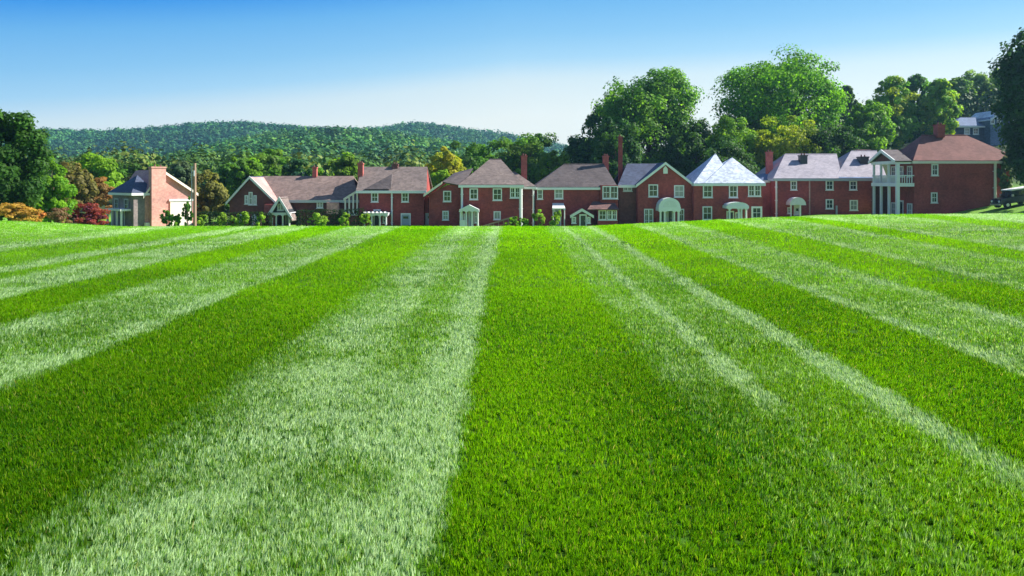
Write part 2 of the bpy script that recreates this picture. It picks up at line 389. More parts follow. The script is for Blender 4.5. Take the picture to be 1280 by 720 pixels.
# ------------------------------------------------------------------ grass
def make_grass():
    rng = np.random.default_rng(3)
    Vs = []; Fs = []; Cs = []; off = 0
    bands = [  # y0, y1, tufts per m2, blades per tuft, blade width, height, tuft radius
        (2.6, 5.2, 1900, 8, .0066, .046, .0095), (5.2, 8.5, 1350, 7, .0078, .046, .013), (8.5, 14, 620, 6, .0105, .048, .024),
        (14, 22, 260, 5, .014, .055, .04), (22, 37, 120, 5, .024, .055, .06)]
    for (y0, y1, tp, bp, w, h, tr) in bands:
        A = .66 * (y1 * y1 - y0 * y0) + 2.6 * (y1 - y0); n = int(A * tp)
        y = np.sqrt(rng.uniform(y0 ** 2, y1 ** 2, n)); x = rng.uniform(-1, 1, n) * (.66 * y + 1.3)
        # thin patches
        dens = .55 * vnoise(x * 2.3, y * 2.3, 31) + .45 * vnoise(x * 9, y * 9, 32)
        keep = rng.uniform(0, 1, n) < np.clip(.38 + 1.2 * dens, 0, 1); x = x[keep]; y = y[keep]; dens = dens[keep]; n = len(x)
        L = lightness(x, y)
        th = rng.uniform(.6, 1.3, n); tc = rng.uniform(0, 1, n); pale = rng.uniform(0, 1, n); la = rng.uniform(0, 6.28, n)
        rep = lambda a: np.repeat(a, bp)
        bx = rep(x) + rng.normal(0, tr, n * bp); by = rep(y) + rng.normal(0, tr, n * bp); N = n * bp
        Lb = rep(L); hh = h * rep(th) * rng.uniform(.6, 1.2, N) * (1 - .12 * Lb)
        ld = rep(la) + rng.normal(0, .9, N); lm = rng.uniform(.05, .5, N)
        dx = np.cos(ld) * lm; dy = np.sin(ld) * lm + .42 * Lb - .22 * (1 - Lb)
        ang = rng.uniform(-.9, .9, N); wx = np.cos(ang) * w * .5; wy = np.sin(ang) * w * .5
        bz = terrain(bx, by) - .004
        # colours
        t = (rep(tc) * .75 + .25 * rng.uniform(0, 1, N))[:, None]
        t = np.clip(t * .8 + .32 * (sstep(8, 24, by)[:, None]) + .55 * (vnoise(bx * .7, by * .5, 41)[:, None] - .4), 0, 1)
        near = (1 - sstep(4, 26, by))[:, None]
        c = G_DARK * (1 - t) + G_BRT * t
        c = c * (1.12 - .34 * near * (.6 + .8 * vnoise(bx * .5, by * .4, 47)[:, None]))  # foreground darkening painted into blade colour, standing for shade between tufts
        yel = (rng.uniform(0, 1, N) < .12)[:, None]; c = np.where(yel, np.array((.20, .30, .02)), c)
        dry = (rng.uniform(0, 1, N) < .008)[:, None]; c = np.where(dry, np.array((.34, .30, .12)), c)
        c = c * rng.uniform(.7, 1.3, (N, 1))
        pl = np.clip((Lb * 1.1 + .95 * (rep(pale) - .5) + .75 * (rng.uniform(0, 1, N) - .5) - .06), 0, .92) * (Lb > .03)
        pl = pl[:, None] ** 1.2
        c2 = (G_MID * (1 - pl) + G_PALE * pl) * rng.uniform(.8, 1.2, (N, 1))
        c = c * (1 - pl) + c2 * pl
        P0 = np.stack([bx, by, bz], 1); W = np.stack([wx, wy, np.zeros(N)], 1)
        mid = P0 + np.stack([dx * hh * .38, dy * hh * .38, hh * .55], 1); tip = P0 + np.stack([dx * hh, dy * hh, hh * np.sqrt(np.clip(1 - .4 * (dx * dx + dy * dy), .3, 1))], 1)
        if y0 < 13:
            V = np.stack([P0 - W, P0 + W, mid - W * .8, mid + W * .8, tip], 1).reshape(-1, 3); k = 5
            tri = np.array([(0, 1, 3), (0, 3, 2), (2, 3, 4)])
        else:
            V = np.stack([P0 - W, P0 + W, tip], 1).reshape(-1, 3); k = 3; tri = np.array([(0, 1, 2)])
        Fq = (np.arange(N)[:, None, None] * k + tri[None]).reshape(-1, 3) + off
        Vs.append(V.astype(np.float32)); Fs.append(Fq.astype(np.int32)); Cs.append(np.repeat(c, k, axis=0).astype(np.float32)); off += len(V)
    V = np.concatenate(Vs); Fq = np.concatenate(Fs); Cl = np.concatenate(Cs)
    print('grass verts', len(V), 'tris', len(Fq))
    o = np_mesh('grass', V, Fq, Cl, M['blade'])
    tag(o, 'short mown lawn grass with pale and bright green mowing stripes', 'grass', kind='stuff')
make_grass()

# ------------------------------------------------------------------ distant woods
def far_wood(name, label, y0, y1, u0, u1, spacing, size, cols, seed, nleaf=46, ls=.42, cond=None):
    rng = np.random.default_rng(seed)
    pts = []
    y = y0
    while y < y1:
        xs = np.arange(u0 * y, u1 * y, spacing)
        xs = xs + rng.uniform(-.45, .45, len(xs)) * spacing; yy = y + rng.uniform(-.45, .45, len(xs)) * spacing
        pts.append(np.stack([xs, yy], 1)); y += spacing * .9
    P = np.concatenate(pts)
    if cond is not None: P = P[cond(P[:, 0], P[:, 1])]
    n = len(P); Z = terrain(P[:, 0], P[:, 1])
    s = size * rng.uniform(.65, 1.35, n)
    ci = rng.uniform(0, 1, n); cols = np.array(cols); idx = (ci * len(cols)).astype(int)
    patch = vnoise(P[:, 0] / 45, P[:, 1] / 60, seed)
    tc = cols[idx] * rng.uniform(.7, 1.25, (n, 1)) * (.7 + .6 * patch)[:, None]
    k = nleaf
    d = rng.normal(0, 1, (n, k, 3)); d[..., 2] = np.abs(d[..., 2]) * 1.0 - .25; d /= np.linalg.norm(d, axis=2)[..., None]
    lump = 1 + .28 * np.sin(d[..., 0] * 5 + ci[:, None] * 20) * np.sin(d[..., 1] * 5 + ci[:, None] * 31) + rng.normal(0, .08, (n, k))
    pos = d * lump[..., None] * s[:, None, None] * np.array((.5, .5, .62)) + np.stack([P[:, 0], P[:, 1], Z + s * .55], 1)[:, None]
    V, Fq = leaf_quads(pos.reshape(-1, 3), d.reshape(-1, 3) * 2.2, size * ls, rng)
    col = np.repeat(np.repeat(tc, k, axis=0) * rng.uniform(.75, 1.25, (n * k, 1)), 4, axis=0)
    o = np_mesh(name, V, Fq, col, M['far']); tag(o, label, 'forest', kind='stuff')
    print(name, n, 'trees')
GREENS = [(.035, .13, .025), (.06, .18, .03), (.02, .09, .025), (.10, .22, .03), (.03, .11, .035)]
far_wood('far_forest', 'blue green forest covering the farthest hill', 850, 1215, -1.0, .30, 8.5, 11, [(.02, .10, .035), (.035, .14, .04), (.012, .07, .03), (.06, .18, .035)], 51, 60, .28)
far_wood('hill_forest', 'green forest on the nearer hill behind the long brown-roofed house', 380, 712, -.85, .26, 7.0, 9, GREENS, 52, 110, .235)
far_wood('valley_wood', 'dark low wood between the houses and the hill', 150, 380, -.95, .12, 7.5, 7.5, [(.06, .14, .025), (.09, .18, .025), (.13, .18, .03), (.045, .11, .025)], 53, 150, .13)
far_wood('hillside_wood', 'dark wood on the slope behind the right-hand houses', 140, 300, .08, .95, 6.0, 7.0, [(.03, .075, .02), (.045, .10, .022), (.025, .06, .02)], 54, 240, .085,
         cond=lambda x, y: ~((y < 160) & (x > 62) & (x < 100)))

# ------------------------------------------------------------------ houses
class House:
    def __init__(s, name, label, pc, D, rz=0, cat='house', group='brick houses along the far side of the lawn', x=None, zg=None):
        s.D = D; s.x0 = (pc - VX) * D / F if x is None else x; s.zg = tz(s.x0, D) if zg is None else zg
        s.root = empty(name, (s.x0, D, s.zg), rz); tag(s.root, label, cat, group)
    def X(s, px, dy=0): return (px - VX) * (s.D + dy) / F - s.x0
    def Z(s, py, dy=0): return H + (VY - py) * (s.D + dy) / F - s.zg
    def wall(s, poly, y0, y1, mat, axis='y'):
        return MB().prism(poly, y0, y1, axis).build('wall', mat, s.root)
    def wallbox(s, x0, x1, y0, y1, z1, mat, z0=-1.5):
        return MB().box(x0, x1, y0, y1, z0, z1).build('wall', mat, s.root)
    def hip(s, x0, x1, y0, y1, ze, zr, rx0, rx1, mat, ov=.35, ry=None, trim='white'):
        ym = (y0 + y1) / 2 if ry is None else ry
        a, b, c, d = (x0 - ov, y0 - ov), (x1 + ov, y0 - ov), (x1 + ov, y1 + ov), (x0 - ov, y1 + ov)
        if rx1 - rx0 < .05: rx1 = rx0 + .05
        zl = ze + .02
        vs = [(*a, zl), (*b, zl), (*c, zl), (*d, zl), (*a, zl + .1), (*b, zl + .1), (*c, zl + .1), (*d, zl + .1), (rx0, ym, zr), (rx1, ym, zr)]
        fs = [(0, 3, 2, 1), (0, 1, 5, 4), (1, 2, 6, 5), (2, 3, 7, 6), (3, 0, 4, 7), (4, 5, 9, 8), (5, 6, 9), (6, 7, 8, 9), (7, 4, 8)]
        r = MB().add(vs, fs).build('roof', mat, s.root)
        MB().tube((rx0, ym, zr + .01), (rx1, ym, zr + .01), .07, .07, 6).build('ridge_cap', mat, r)
        if trim: s.eaves(x0, x1, y0, y1, ze, ov, trim)
        return r
    def eaves(s, x0, x1, y0, y1, ze, ov=.35, mat='white', h=.26):
        m = MB(); o = ov + .02
        m.box(x0 - o, x1 + o, y0 - o, y0 - o + .14, ze - h + .03, ze + .06); m.box(x0 - o, x1 + o, y1 + o - .14, y1 + o, ze - h + .03, ze + .06)
        m.box(x0 - o, x0 - o + .14, y0 - o + .145, y1 + o - .145, ze - h + .03, ze + .06); m.box(x1 + o - .14, x1 + o, y0 - o + .145, y1 + o - .145, ze - h + .03, ze + .06)
        return m.build('eaves_board', M[mat], s.root)
    def gable_y(s, x0, x1, y0, y1, ze, zr, mat, ov=.35, xa=None, rake='white', mats=None):
        """ridge runs front to back; gable faces front"""
        xa = (x0 + x1) / 2 if xa is None else xa; out = []
        kl = (zr - ze) / (xa - x0); kr = (zr - ze) / (x1 - xa)
        for sgn, xe, k in ((-1, x0 - ov, kl), (1, x1 + ov, kr)):
            z = zr - k * abs(xe - xa); q = [(xe, y0 - ov, z + .16), (xa, y0 - ov, zr + .16), (xa, y1 + ov, zr + .16), (xe, y1 + ov, z + .16)]
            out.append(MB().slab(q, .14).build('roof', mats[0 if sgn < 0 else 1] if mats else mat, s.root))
            if rake:
                m = MB(); yy = y0 - ov
                m.prism([(xe, z - .14), (xa, zr - .14), (xa, zr + .2), (xe, z + .2)], yy - .09, yy - .003)
                m.build('rake_board', M[rake], s.root)
        return out
    def gable_x(s, x0, x1, y0, y1, ze, zr, mat, ov=.35, rx0=None, rx1=None, trim='white'):
        ym = (y0 + y1) / 2; rx0 = x0 - ov if rx0 is None else rx0; rx1 = x1 + ov if rx1 is None else rx1
        k = (zr - ze) / (ym - y0); z = ze - k * ov
        m = MB(); m.slab([(x0 - ov, y0 - ov, z + .16), (x1 + ov, y0 - ov, z + .16), (rx1, ym, zr + .16), (rx0, ym, zr + .16)], .14)
        m.slab([(x1 + ov, y1 + ov, z + .16), (x0 - ov, y1 + ov, z + .16), (rx0, ym, zr + .16), (rx1, ym, zr + .16)], .14)
        r = m.build('roof', mat, s.root)
        if trim:
            MB().box(x0 - ov, x1 + ov, y0 - ov - .10, y0 - ov - .003, z - .16, z + .17).build('gutter', M[trim], s.root)
        return r
    def P(s, face, plane):
        if face == 'F': return lambda a, o, z: (a, plane - o, z)
        if face == 'L': return lambda a, o, z: (plane - o, a, z)
        return lambda a, o, z: (plane + o, a, z)
    def window(s, a0, a1, z0, z1, plane=0, face='F', nx=1, nz=2, t=.13, frame='white', label=None, name='window', arch=False):
        P = s.P(face, plane)
        def bx(m, a, b, o0, o1, c, d):
            p = P(a, o0, c); q = P(b, o1, d); m.box(p[0], q[0], p[1], q[1], c, d)
        m = MB(); bx(m, a0, a1, .002, .10, z0, z0 + t); bx(m, a0, a1, .002, .10, z1 - t, z1)
        bx(m, a0, a0 + t, .002, .10, z0 + t, z1 - t); bx(m, a1 - t, a1, .002, .10, z0 + t, z1 - t)
        for i in range(1, nx):
            c = a0 + (a1 - a0) * i / nx; bx(m, c - .09, c + .09, .002, .09, z0 + t, z1 - t)
        o = m.build(name, M[frame], s.root)
        if label: o['label'] = label
        m = MB(); bx(m, a0 + t * .9, a1 - t * .9, -.06, .022, z0 + t * .9, z1 - t * .9); m.build('pane', M['glass'] if random.random() < .72 else M['blind'], o)
        m = MB()
        for i in range(nx):
            w = (a1 - a0) / nx; c = a0 + w * (i + .5); bx(m, c - .02, c + .02, .024, .055, z0 + t, z1 - t)
        for j in range(1, nz):
            c = z0 + (z1 - z0) * j / nz; 
            for i in range(nx):
                w = (a1 - a0) / nx
                bx(m, a0 + w * i + t, a0 + w * (i + .5) - .021, .026, .06, c - .03, c + .03); bx(m, a0 + w * (i + .5) + .021, a0 + w * (i + 1) - t, .026, .06, c - .03, c + .03)
        m.build('glazing_bar', M[frame], o)
        m = MB(); bx(m, a0 - .06, a1 + .06, .002, .16, z0 - .08, z0 - .003); m.build('sill', M[frame], o)
        return o
    def pw(s, px0, px1, py0, py1, dy=0, **k):
        return s.window(s.X(px0, dy), s.X(px1, dy), s.Z(py1, dy), s.Z(py0, dy), plane=dy, **k)
    def door(s, a0, a1, z1, plane=0, mat='door', frame='white', face='F', z0=0):
        P = s.P(face, plane)
        def bx(m, a, b, o0, o1, c, d):
            p = P(a, o0, c); q = P(b, o1, d); m.box(p[0], q[0], p[1], q[1], c, d)
        m = MB(); bx(m, a0, a0 + .14, .002, .09, z0, z1); bx(m, a1 - .14, a1, .002, .09, z0, z1); bx(m, a0 + .141, a1 - .141, .002, .09, z1 - .16, z1)
        fr = m.build('door', M[frame], s.root)
        m = MB(); bx(m, a0 + .13, a1 - .13, -.05, .03, z0 + .02, z1 - .15); m.build('door_leaf', M[mat], fr)
        m = MB(); h = (z1 - z0)
        bx(m, a0 + .3, a1 - .3, .031, .045, z0 + h * .55, z1 - .4); m.build('pane', M['glass'], fr)
        m = MB(); p = P(a1 - .24, .07, z0 + h * .45); m.tube(p, (p[0], p[1], p[2] + .12), .03, .03, 6); m.build('handle', M['chrome'], fr)
        return fr
    def chimney(s, x, y, w, z0, z1, mat, d=None, cap='white', label=None, parent=None):
        d = d or w; m = MB(); m.box(x - w / 2, x + w / 2, y - d / 2, y + d / 2, z0, z1 - .25)
        m.box(x - w / 2 - .06, x + w / 2 + .06, y - d / 2 - .06, y + d / 2 + .06, z1 - .248, z1 - .08)
        o = m.build('chimney', mat, s.root)
        m = MB(); m.tube((x - w * .18, y, z1 - .09), (x - w * .18, y, z1 + .18), .1, .09, 8)
        m.build('chimney_pot', M['roof_red'], o)
        if w > .6: MB().tube((x + w * .22, y, z1 - .09), (x + w * .22, y, z1 + .14), .1, .09, 8).build('chimney_pot', M['roof_red'], o)
        if label: o['label'] = label
        return o
    def pipe(s, x, y, z0, z1, r=.09, mat='white'):
        m = MB(); m.tube((x, y, z0), (x, y, z1), r, r, 8)
        for k in range(3):
            z = z0 + (z1 - z0) * (k + .5) / 3; m.box(x - r * 1.4, x + r * 1.4, y - .02, y + r * 1.5, z, z + .08)
        return m.build('downpipe', M[mat], s.root)

def post_row(m, xs, y, z0, z1, r=.09):
    for x in xs:
        m.tube((x, y, z0), (x, y, z1), r, r * .85, 10); m.box(x - r * 1.5, x + r * 1.5, y - r * 1.5, y + r * 1.5, z0, z0 + .12); m.box(x - r * 1.5, x + r * 1.5, y - r * 1.5, y + r * 1.5, z1 - .1, z1)

# ---- 1: salmon brick house turned away, tall chimney on its lit gable
D = 96; a1 = R(46)
h = House('brick_house', 'salmon pink brick house at the far left, tall chimney up its sunlit gable', 181, D, a1)
# local frame: x along the sunlit gable end, -y faces the viewer's right; the shaded front is the local left face (-x)
Lw = 6.1; ze = 3.95; zr = 6.7
h.wall([(0, -1.5), (Lw, -1.5), (Lw, ze - .1), (Lw * .32, zr), (0, ze + .15)], 0, 7.5, M['brick_pink'])
h.gable_y(0, Lw, 0, 7.5, ze, zr, M['roof_pink'], .3, xa=Lw * .32, rake='cream')
ch = h.chimney(1.3, -.45, 1.7, -1, 7.3, M['brick_pink'], d=.9, label='wide salmon chimney running the full height of the gable')
MB().box(3.0, 5.7, -.14, -.002, -.3, 3.0).build('garage_door', M['cream'], h.root)
m = MB(); m.box(2.85, 5.85, -.22, -.002, 3.003, 3.25); m.build('garage_lintel', M['white'], h.root)
MB().box(-.1, .4, -.5, -.002, -.3, .5).build('plinth', M['cream'], h.root)
# front wing with hip roof
fw0, fw1 = .6, 6.8
h.wallbox(-1.3, -.003, fw0 - .6, fw1, 4.0, M['brick_shaded'])  # shade of this front put into a greyer brick
h.hip(-1.3, 0.9, fw0 - .6, fw1, 4.0, 6.2, .1, .15, M['roof_navy'], .35, ry=2.6)
for c in (1.5, 4.6): h.window(c, c + 1.25, 2.0, 3.35, plane=-1.3, face='L', frame='metal')
h.door(2.7, 3.9, 2.2, plane=-1.3, mat='darkdoor', face='L')
m = MB()
for c in (1.0, 2.4, 3.9, 5.4): m.box(-2.4, -2.2, c, c + .2, -.5, 1.9)
m.box(-2.5, -1.303, .8, 5.8, 1.903, 2.15)
m.build('porch', M['white'], h.root)

# ---- 2: long low house with front gable
D = 100
h = House('brick_house', 'long brown-roofed brick house with a dark gable front and small white gabled porch', 365, D)
X, Z = h.X, h.Z
g0, g1, ga = X(287), X(343), X(313)
ze = Z(251); zr = Z(222)
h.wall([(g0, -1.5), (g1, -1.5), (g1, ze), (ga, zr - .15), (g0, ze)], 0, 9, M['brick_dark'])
h.gable_y(g0, g1, 0, 9, ze, zr, M['roof_pink'], .35, xa=ga, rake='pale', mats=[M['roof_navy'], M['roof_pink']])  # shaded left and sunlit right slope put into two roof colours
h.pw(306, 310.5, 244, 255, nz=2); h.pw(311, 316, 240, 256); h.pw(317, 321, 244, 256)
h.pw(315, 322, 268, 281, nx=2); h.pw(296, 303, 268, 281)
# main range
m0, m1 = X(343, 2), X(447, 2)
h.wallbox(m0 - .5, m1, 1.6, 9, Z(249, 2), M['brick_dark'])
h.gable_x(m0 - .6, m1, 1.6, 9, Z(249, 2), Z(221.5, 5), M['roof_brown'], .35, rx0=X(320, 5), rx1=X(441, 5), trim='metal')
h.pw(396, 404, 252, 260, dy=1.6, nx=2)
h.wallbox(X(334), X(346), -1.2, 0.0 - .003, Z(255), M['brick_bright'], z0=0)   # little wall, sunlight put in as brighter brick
# porch with gable
pm = MB(); zt = Z(266)
post_row(pm, [X(342), X(350), X(358), X(366)], -1.6, -.4, zt - .2, .11)
pm.box(X(341), X(368), -1.75, -1.45, zt - .2, zt)
pm.box(X(341), X(368), -1.75, 1.5, zt + .003, zt + .1)
po = pm.build('porch', M['pale'], h.root)
pg = MB(); xa = X(355); 
for sx in (X(341), X(371)):
    pg.slab([(sx, -2, zt - .1 if sx < xa else zt - .9), (xa, -2, Z(246)), (xa, 1.5, Z(246)), (sx, 1.5, zt - .1 if sx < xa else zt - .9)], .22)
pg.build('porch_roof', M['roof_taupe'], po)
MB().prism([(X(340), zt - .15), (X(345), zt - .15), (xa, Z(250)), (X(367), zt - .4), (X(372), zt - .7), (xa, Z(245.3))], -2.12, -2.003).build('rake_board', M['pale'], po)
MB().prism([(X(345), zt + .1), (X(366), zt + .1), (xa, Z(249))], -1.4, 1.0).build('porch_gable', M['darkdoor'], po)
MB().box(X(344.5), X(345.5), -1.43, -1.40, 0, 1).build('porch_panel', M['pale'], po)
h.window(X(351), X(359), zt + .35, Z(254), plane=-1.4, nx=2, frame='pale')
h.door(X(352), X(359), 1.9, plane=1.6, mat='door')
# bay with pinkish render
b0, b1 = X(409, 1), X(424, 1)
h.wallbox(b0, b1, .7, 1.598, Z(249, 1) - .4, M['brick_pink'], z0=Z(268))
h.chimney(X(393, 5), 5.3, .55, Z(222, 5) - .8, Z(208, 5), M['brick_bright'])
# pergola like side stair with pale sloping rail
pm = MB()
for px, py in ((431, 248), (436, 245), (441, 242), (446, 239)): pm.box(X(px) - .09, X(px) + .09, .2, .38, 1.4, Z(py))
pm.prism([(X(429), Z(248)), (X(447), Z(237)), (X(447), Z(240)), (X(429), Z(251))], .12, .199)
pm.box(X(429), X(447), .2, 1.5, 1.2, 1.398)
pm.build('side_stair', M['cream'], h.root)
MB().box(X(431), X(447), .4, 1.55, -1, 1.197).build('stair_base', M['brick'], h.root)

# ---- 3: two storey red house with taupe roof, white porch
D = 100
h = House('brick_house', 'two-storey red brick house with taupe roof and a white flat porch beside a white door', 490, D)
X, Z = h.X, h.Z
x0, x1 = X(449), X(530); ze = Z(237.5)
h.wallbox(x0, x1, 0, 8, ze, M['brick'])
h.gable_x(x0, x1, 0, 8, ze, Z(210, 4), M['roof_taupe'], .35, rx0=X(452, 4), rx1=X(534, 4), trim='white')
for xs_ in (x0 + .05, x1 - .05):
    h.wall([(0, ze), (8, ze), (4, Z(210, 4) - .15)], xs_ - .05, xs_ + .05, M['brick'], 'x')
# low front gable swell darkened to carry the roof's shadow triangle (small hip facing front)
zr3 = Z(221, 2)
dm = MB(); dm.add([(X(456), -.36, ze + .12), (X(489), -.36, ze + .12), (X(487), 1.9, zr3 + .35), (X(489), 3.2, ze + 1.9), (X(458), 1.0, ze + .3)], [(0, 1, 2), (0, 2, 4), (1, 3, 2), (0, 4, 3, 1), (2, 3, 4)])
dm.build('cross_roof', M['roof_dark'], h.root)
h.pw(464, 473, 240.5, 252.5); h.pw(502, 511, 240.5, 252.5)
h.door(X(501), X(513.5), Z(266.5), mat='door')
h.pipe(X(490), -.12, -.5, ze - .2, .11)
m = MB(); zt = Z(266)
post_row(m, [X(459), X(468), X(478), X(485.5)], -1.9, -.5, zt - .25, .12)
m.box(X(456), X(488), -2.1, -.1, zt - .25, zt - .05); m.box(X(455.5), X(488.5), -2.15, -.05, zt - .047, zt + .08)
for px in (458, 463, 468, 473, 478, 483): m.box(X(px), X(px) + .1, -2.3, -.08, zt + .083, zt + .2)
m.build('porch', M['pale'], h.root)
h.door(X(467), X(476), 2.0, mat='darkdoor'); h.pw(478.5, 484, 269, 279)
h.chimney(X(450, 2), 2.5, .65, 0, Z(203, 2), M['brick_bright'], label='tall bright red end chimney')
h.chimney(X(494, 4), 4, .75, Z(212, 4) - .6, Z(204.5, 4), M['brick_dark'])
# side link to next house, its sunlight put into the brighter brick
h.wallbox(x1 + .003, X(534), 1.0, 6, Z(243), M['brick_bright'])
h.door(X(530.8), X(538), 1.5, plane=.98, mat='white')

# ---- 4: big hip-roofed house with a lower left wing
D = 97
h = House('brick_house', 'red brick house with a tall taupe hip roof, lower left wing and sloping ramp rail', 610, D)
X, Z = h.X, h.Z
x0, x1 = X(577), X(651); ze = Z(232)
h.wallbox(x0, x1, 0, 9, ze, M['brick'])
h.hip(x0, x1, 0, 9, ze, Z(199, 4.5), X(612, 4.5), X(626, 4.5), M['roof_taupe'], .35)
h.wallbox(x1 + .003, X(667, 1.5), 1.5, 7.5, Z(234, 1.5), M['brick_dark'])
h.hip(x1 - 1.6, X(667, 1.5), 1.5, 7.5, Z(234, 1.5), Z(215, 4), x1 - .9, x1 - .6, M['roof_taupe'], .3)
# left wing: slope rises to the right
w0 = X(536, 1)
h.wall([(w0, -1.5), (x0 - .003, -1.5), (x0 - .003, Z(228, 1)), (X(560, 1), Z(231, 1)), (w0, Z(243, 1))], 1, 7, M['brick'])
m = MB(); m.slab([(X(531, 1), .6, Z(243, 1)), (X(553, 1), .6, Z(227, 1)), (X(553, 1), 7.4, Z(227, 1)), (X(531, 1), 7.4, Z(243, 1))], .16)
m.build('roof', M['roof_pink'], h.root)
m = MB(); m.slab([(X(553.2, 1), .62, Z(227, 1)), (X(578, 1), .62, Z(232, 1)), (X(590, 1), 4, Z(210, 4)), (X(566, 1), 4, Z(216, 4))], .16)
m.slab([(X(553.2, 1), .62, Z(227, 1)), (X(566, 1), 4, Z(216, 4)), (X(553.2, 1), 7.4, Z(227, 1))], .14)
m.build('roof', M['roof_dark'], h.root)
MB().prism([(X(530, 1), Z(246, 1)), (X(553, 1), Z(230, 1)), (X(553, 1), Z(227, 1)), (X(530, 1), Z(243, 1))], .45, .58).build('rake_board', M['cream'], h.root)
h.pw(554, 564, 238.5, 252, dy=1); h.pw(553, 561, 263.5, 275, dy=1)
h.pw(587, 597.5, 235.5, 249.5); h.pw(616, 627.5, 235.5, 250.5); h.pw(637.5, 650, 234, 247.5, nx=2)
h.pw(617, 626, 264, 274.5, nz=1)
h.pipe(X(577.5), -.14, -.5, ze - .2, .14); h.pipe(X(651), -.14, -.5, ze - .2, .2); h.pipe(X(666.5, 1.5), 1.36, -.5, Z(236, 1.5), .12)
m = MB(); zt = Z(261)
post_row(m, [X(577), X(584), X(591), X(598)], -1.8, -.5, zt - .2, .13)
m.box(X(575.5), X(599.5), -2, -.05, zt - .2, zt); m.box(X(576), X(583), -2.05, -1.9, 0, .95)
for px in (577.5, 579.5, 581.5): m.box(X(px), X(px) + .08, -1.88, -1.8, .96, 1.7)
m.prism([(X(576), zt + .003), (X(599), zt + .003), (X(587.5), zt + .55)], -2, -.1)
m.build('porch', M['pale'], h.root)
h.door(X(585.5), X(592), 2.1, mat='door'); h.window(X(593), X(598), .5, 2.0, 0)
m = MB(); m.prism([(X(601), Z(284)), (X(641), Z(271.5)), (X(641), Z(269.5)), (X(601), Z(282))], -1.6, -1.5)
for px in range(605, 642, 6): m.box(X(px), X(px) + .09, -1.49, -1.4, -.4, Z(282 - (px - 601) / 40 * 12.5) )
m.build('ramp_rail', M['wood'], h.root)
MB().prism([(X(601), -.5), (X(641), -.5), (X(641), Z(277)), (X(601), Z(286.5))], -1.38, -.5).build('ramp', M['brick_dark'], h.root)
h.chimney(X(655, 5), 4.5, .75, 0, Z(194, 5), M['brick_bright'], label='bright red square chimney on the right side')

# ---- 5: dark hipped house
D = 98
h = House('brick_house', 'dark-roofed red brick house with a brown lean-to porch and low gabled entry', 720, D)
X, Z = h.X, h.Z
x0, x1 = X(669.5), X(770); ze = Z(235)
h.wallbox(x0, x1, .8, 9, ze, M['brick'])
h.hip(x0, x1, .8, 9, ze, Z(205, 5), X(705, 5), X(755, 5), M['roof_dark'], .3)
h.pw(671.5, 678.5, 236.5, 249, dy=.8); h.pw(693, 704, 234.8, 248.5, dy=.8); h.pw(753, 772.5, 232.5, 248.5, dy=.35, nx=2, label='wide white-framed double window')
h.wallbox(X(751), X(773.3), .36, .797, Z(231.5), M['brick'])
m = MB(); zt = Z(259)
m.slab([(X(690), -.9, zt - .1), (X(706), -.9, zt - .1), (X(705), .79, Z(254)), (X(691), .79, Z(254))], .12)
post_row(m, [X(691), X(705)], -.8, -.4, zt - .2, .08)
m.build('door_canopy', M['pale'], h.root)
h.door(X(693), X(702), 2.2, plane=.8, mat='door')
g0, g1 = X(712), X(740); zt = Z(269)
h.wall([(g0 + .2, -1), (g1 - .2, -1), (g1 - .2, zt), ((g0 + g1) / 2, Z(262)), (g0 + .2, zt)], -1.4, .795, M['brick_dark'])
h.gable_y(g0 + .2, g1 - .2, -1.4, .4, zt, Z(262), M['porchroof'], .25, rake='pale')
h.door(X(723), X(732), 1.55, plane=-1.4, mat='darkdoor')
h.pw(714.5, 720, 271, 279, dy=-1.4); h.pw(734, 738, 271, 279, dy=-1.4)
MB().slab([(X(733), -1.4, Z(261)), (X(772), -1.4, Z(261)), (X(768), .79, Z(252)), (X(742), .79, Z(252))], .14).build('porch_roof', M['porchroof'], h.root)
h.wallbox(X(746), X(771), -.9, .797, Z(261.5), M['brick'], z0=-1)
h.pw(748, 758, 262.5, 275, dy=-.9); h.pw(759, 771, 262, 275, dy=-.9, nx=2)
h.chimney(X(757, 6), 6, .75, 3, Z(194, 6), M['brick_bright'], label='short red chimney')
h.chimney(X(775.5, 5), 5, .5, 0, Z(170, 5), M['brick'], label='tall slender brown chimney')

# ---- 6: gable fronted house with domed portico
D = 98
h = House('brick_house', 'red brick house with white-edged front gable and a white arched portico', 832, D)
X, Z = h.X, h.Z
x0, x1, xa = X(797), X(866), X(831.5); ze = Z(231); zr = Z(204.5)
h.wall([(x0, -1.5), (x1, -1.5), (x1, ze), (xa, zr), (x0, ze)], 0, 10, M['brick'])
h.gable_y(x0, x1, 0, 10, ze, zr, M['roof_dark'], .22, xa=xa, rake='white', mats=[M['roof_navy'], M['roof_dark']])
h.wallbox(X(774, 1), x0 - .003, 1.2, 9, Z(231.5, 1), M['brick_dark'])
h.gable_x(X(774.5, 1), x0 + 2.2, 1.2, 9, Z(231.5, 1), Z(206, 5), M['roof_navy'], .22, rx0=X(784, 5), rx1=X(829, 5), trim='white')
h.pw(810.5, 822.5, 230.5, 246); h.pw(842.5, 855, 231.5, 246.5)
vm = MB(); vm.prism([(X(829), Z(217)), (X(834.5), Z(217)), (X(834.5), Z(211)), (X(831.7), Z(207)), (X(829), Z(211))], -.08, -.002)
vm.build('gable_vent', M['white'], h.root)
h.pw(805, 816.5, 261, 283, nx=2, nz=3); h.pw(848.5, 855, 261, 283, nz=3)
h.pw(779, 790, 233.5, 239, dy=1.2, nx=2, frame='metal')
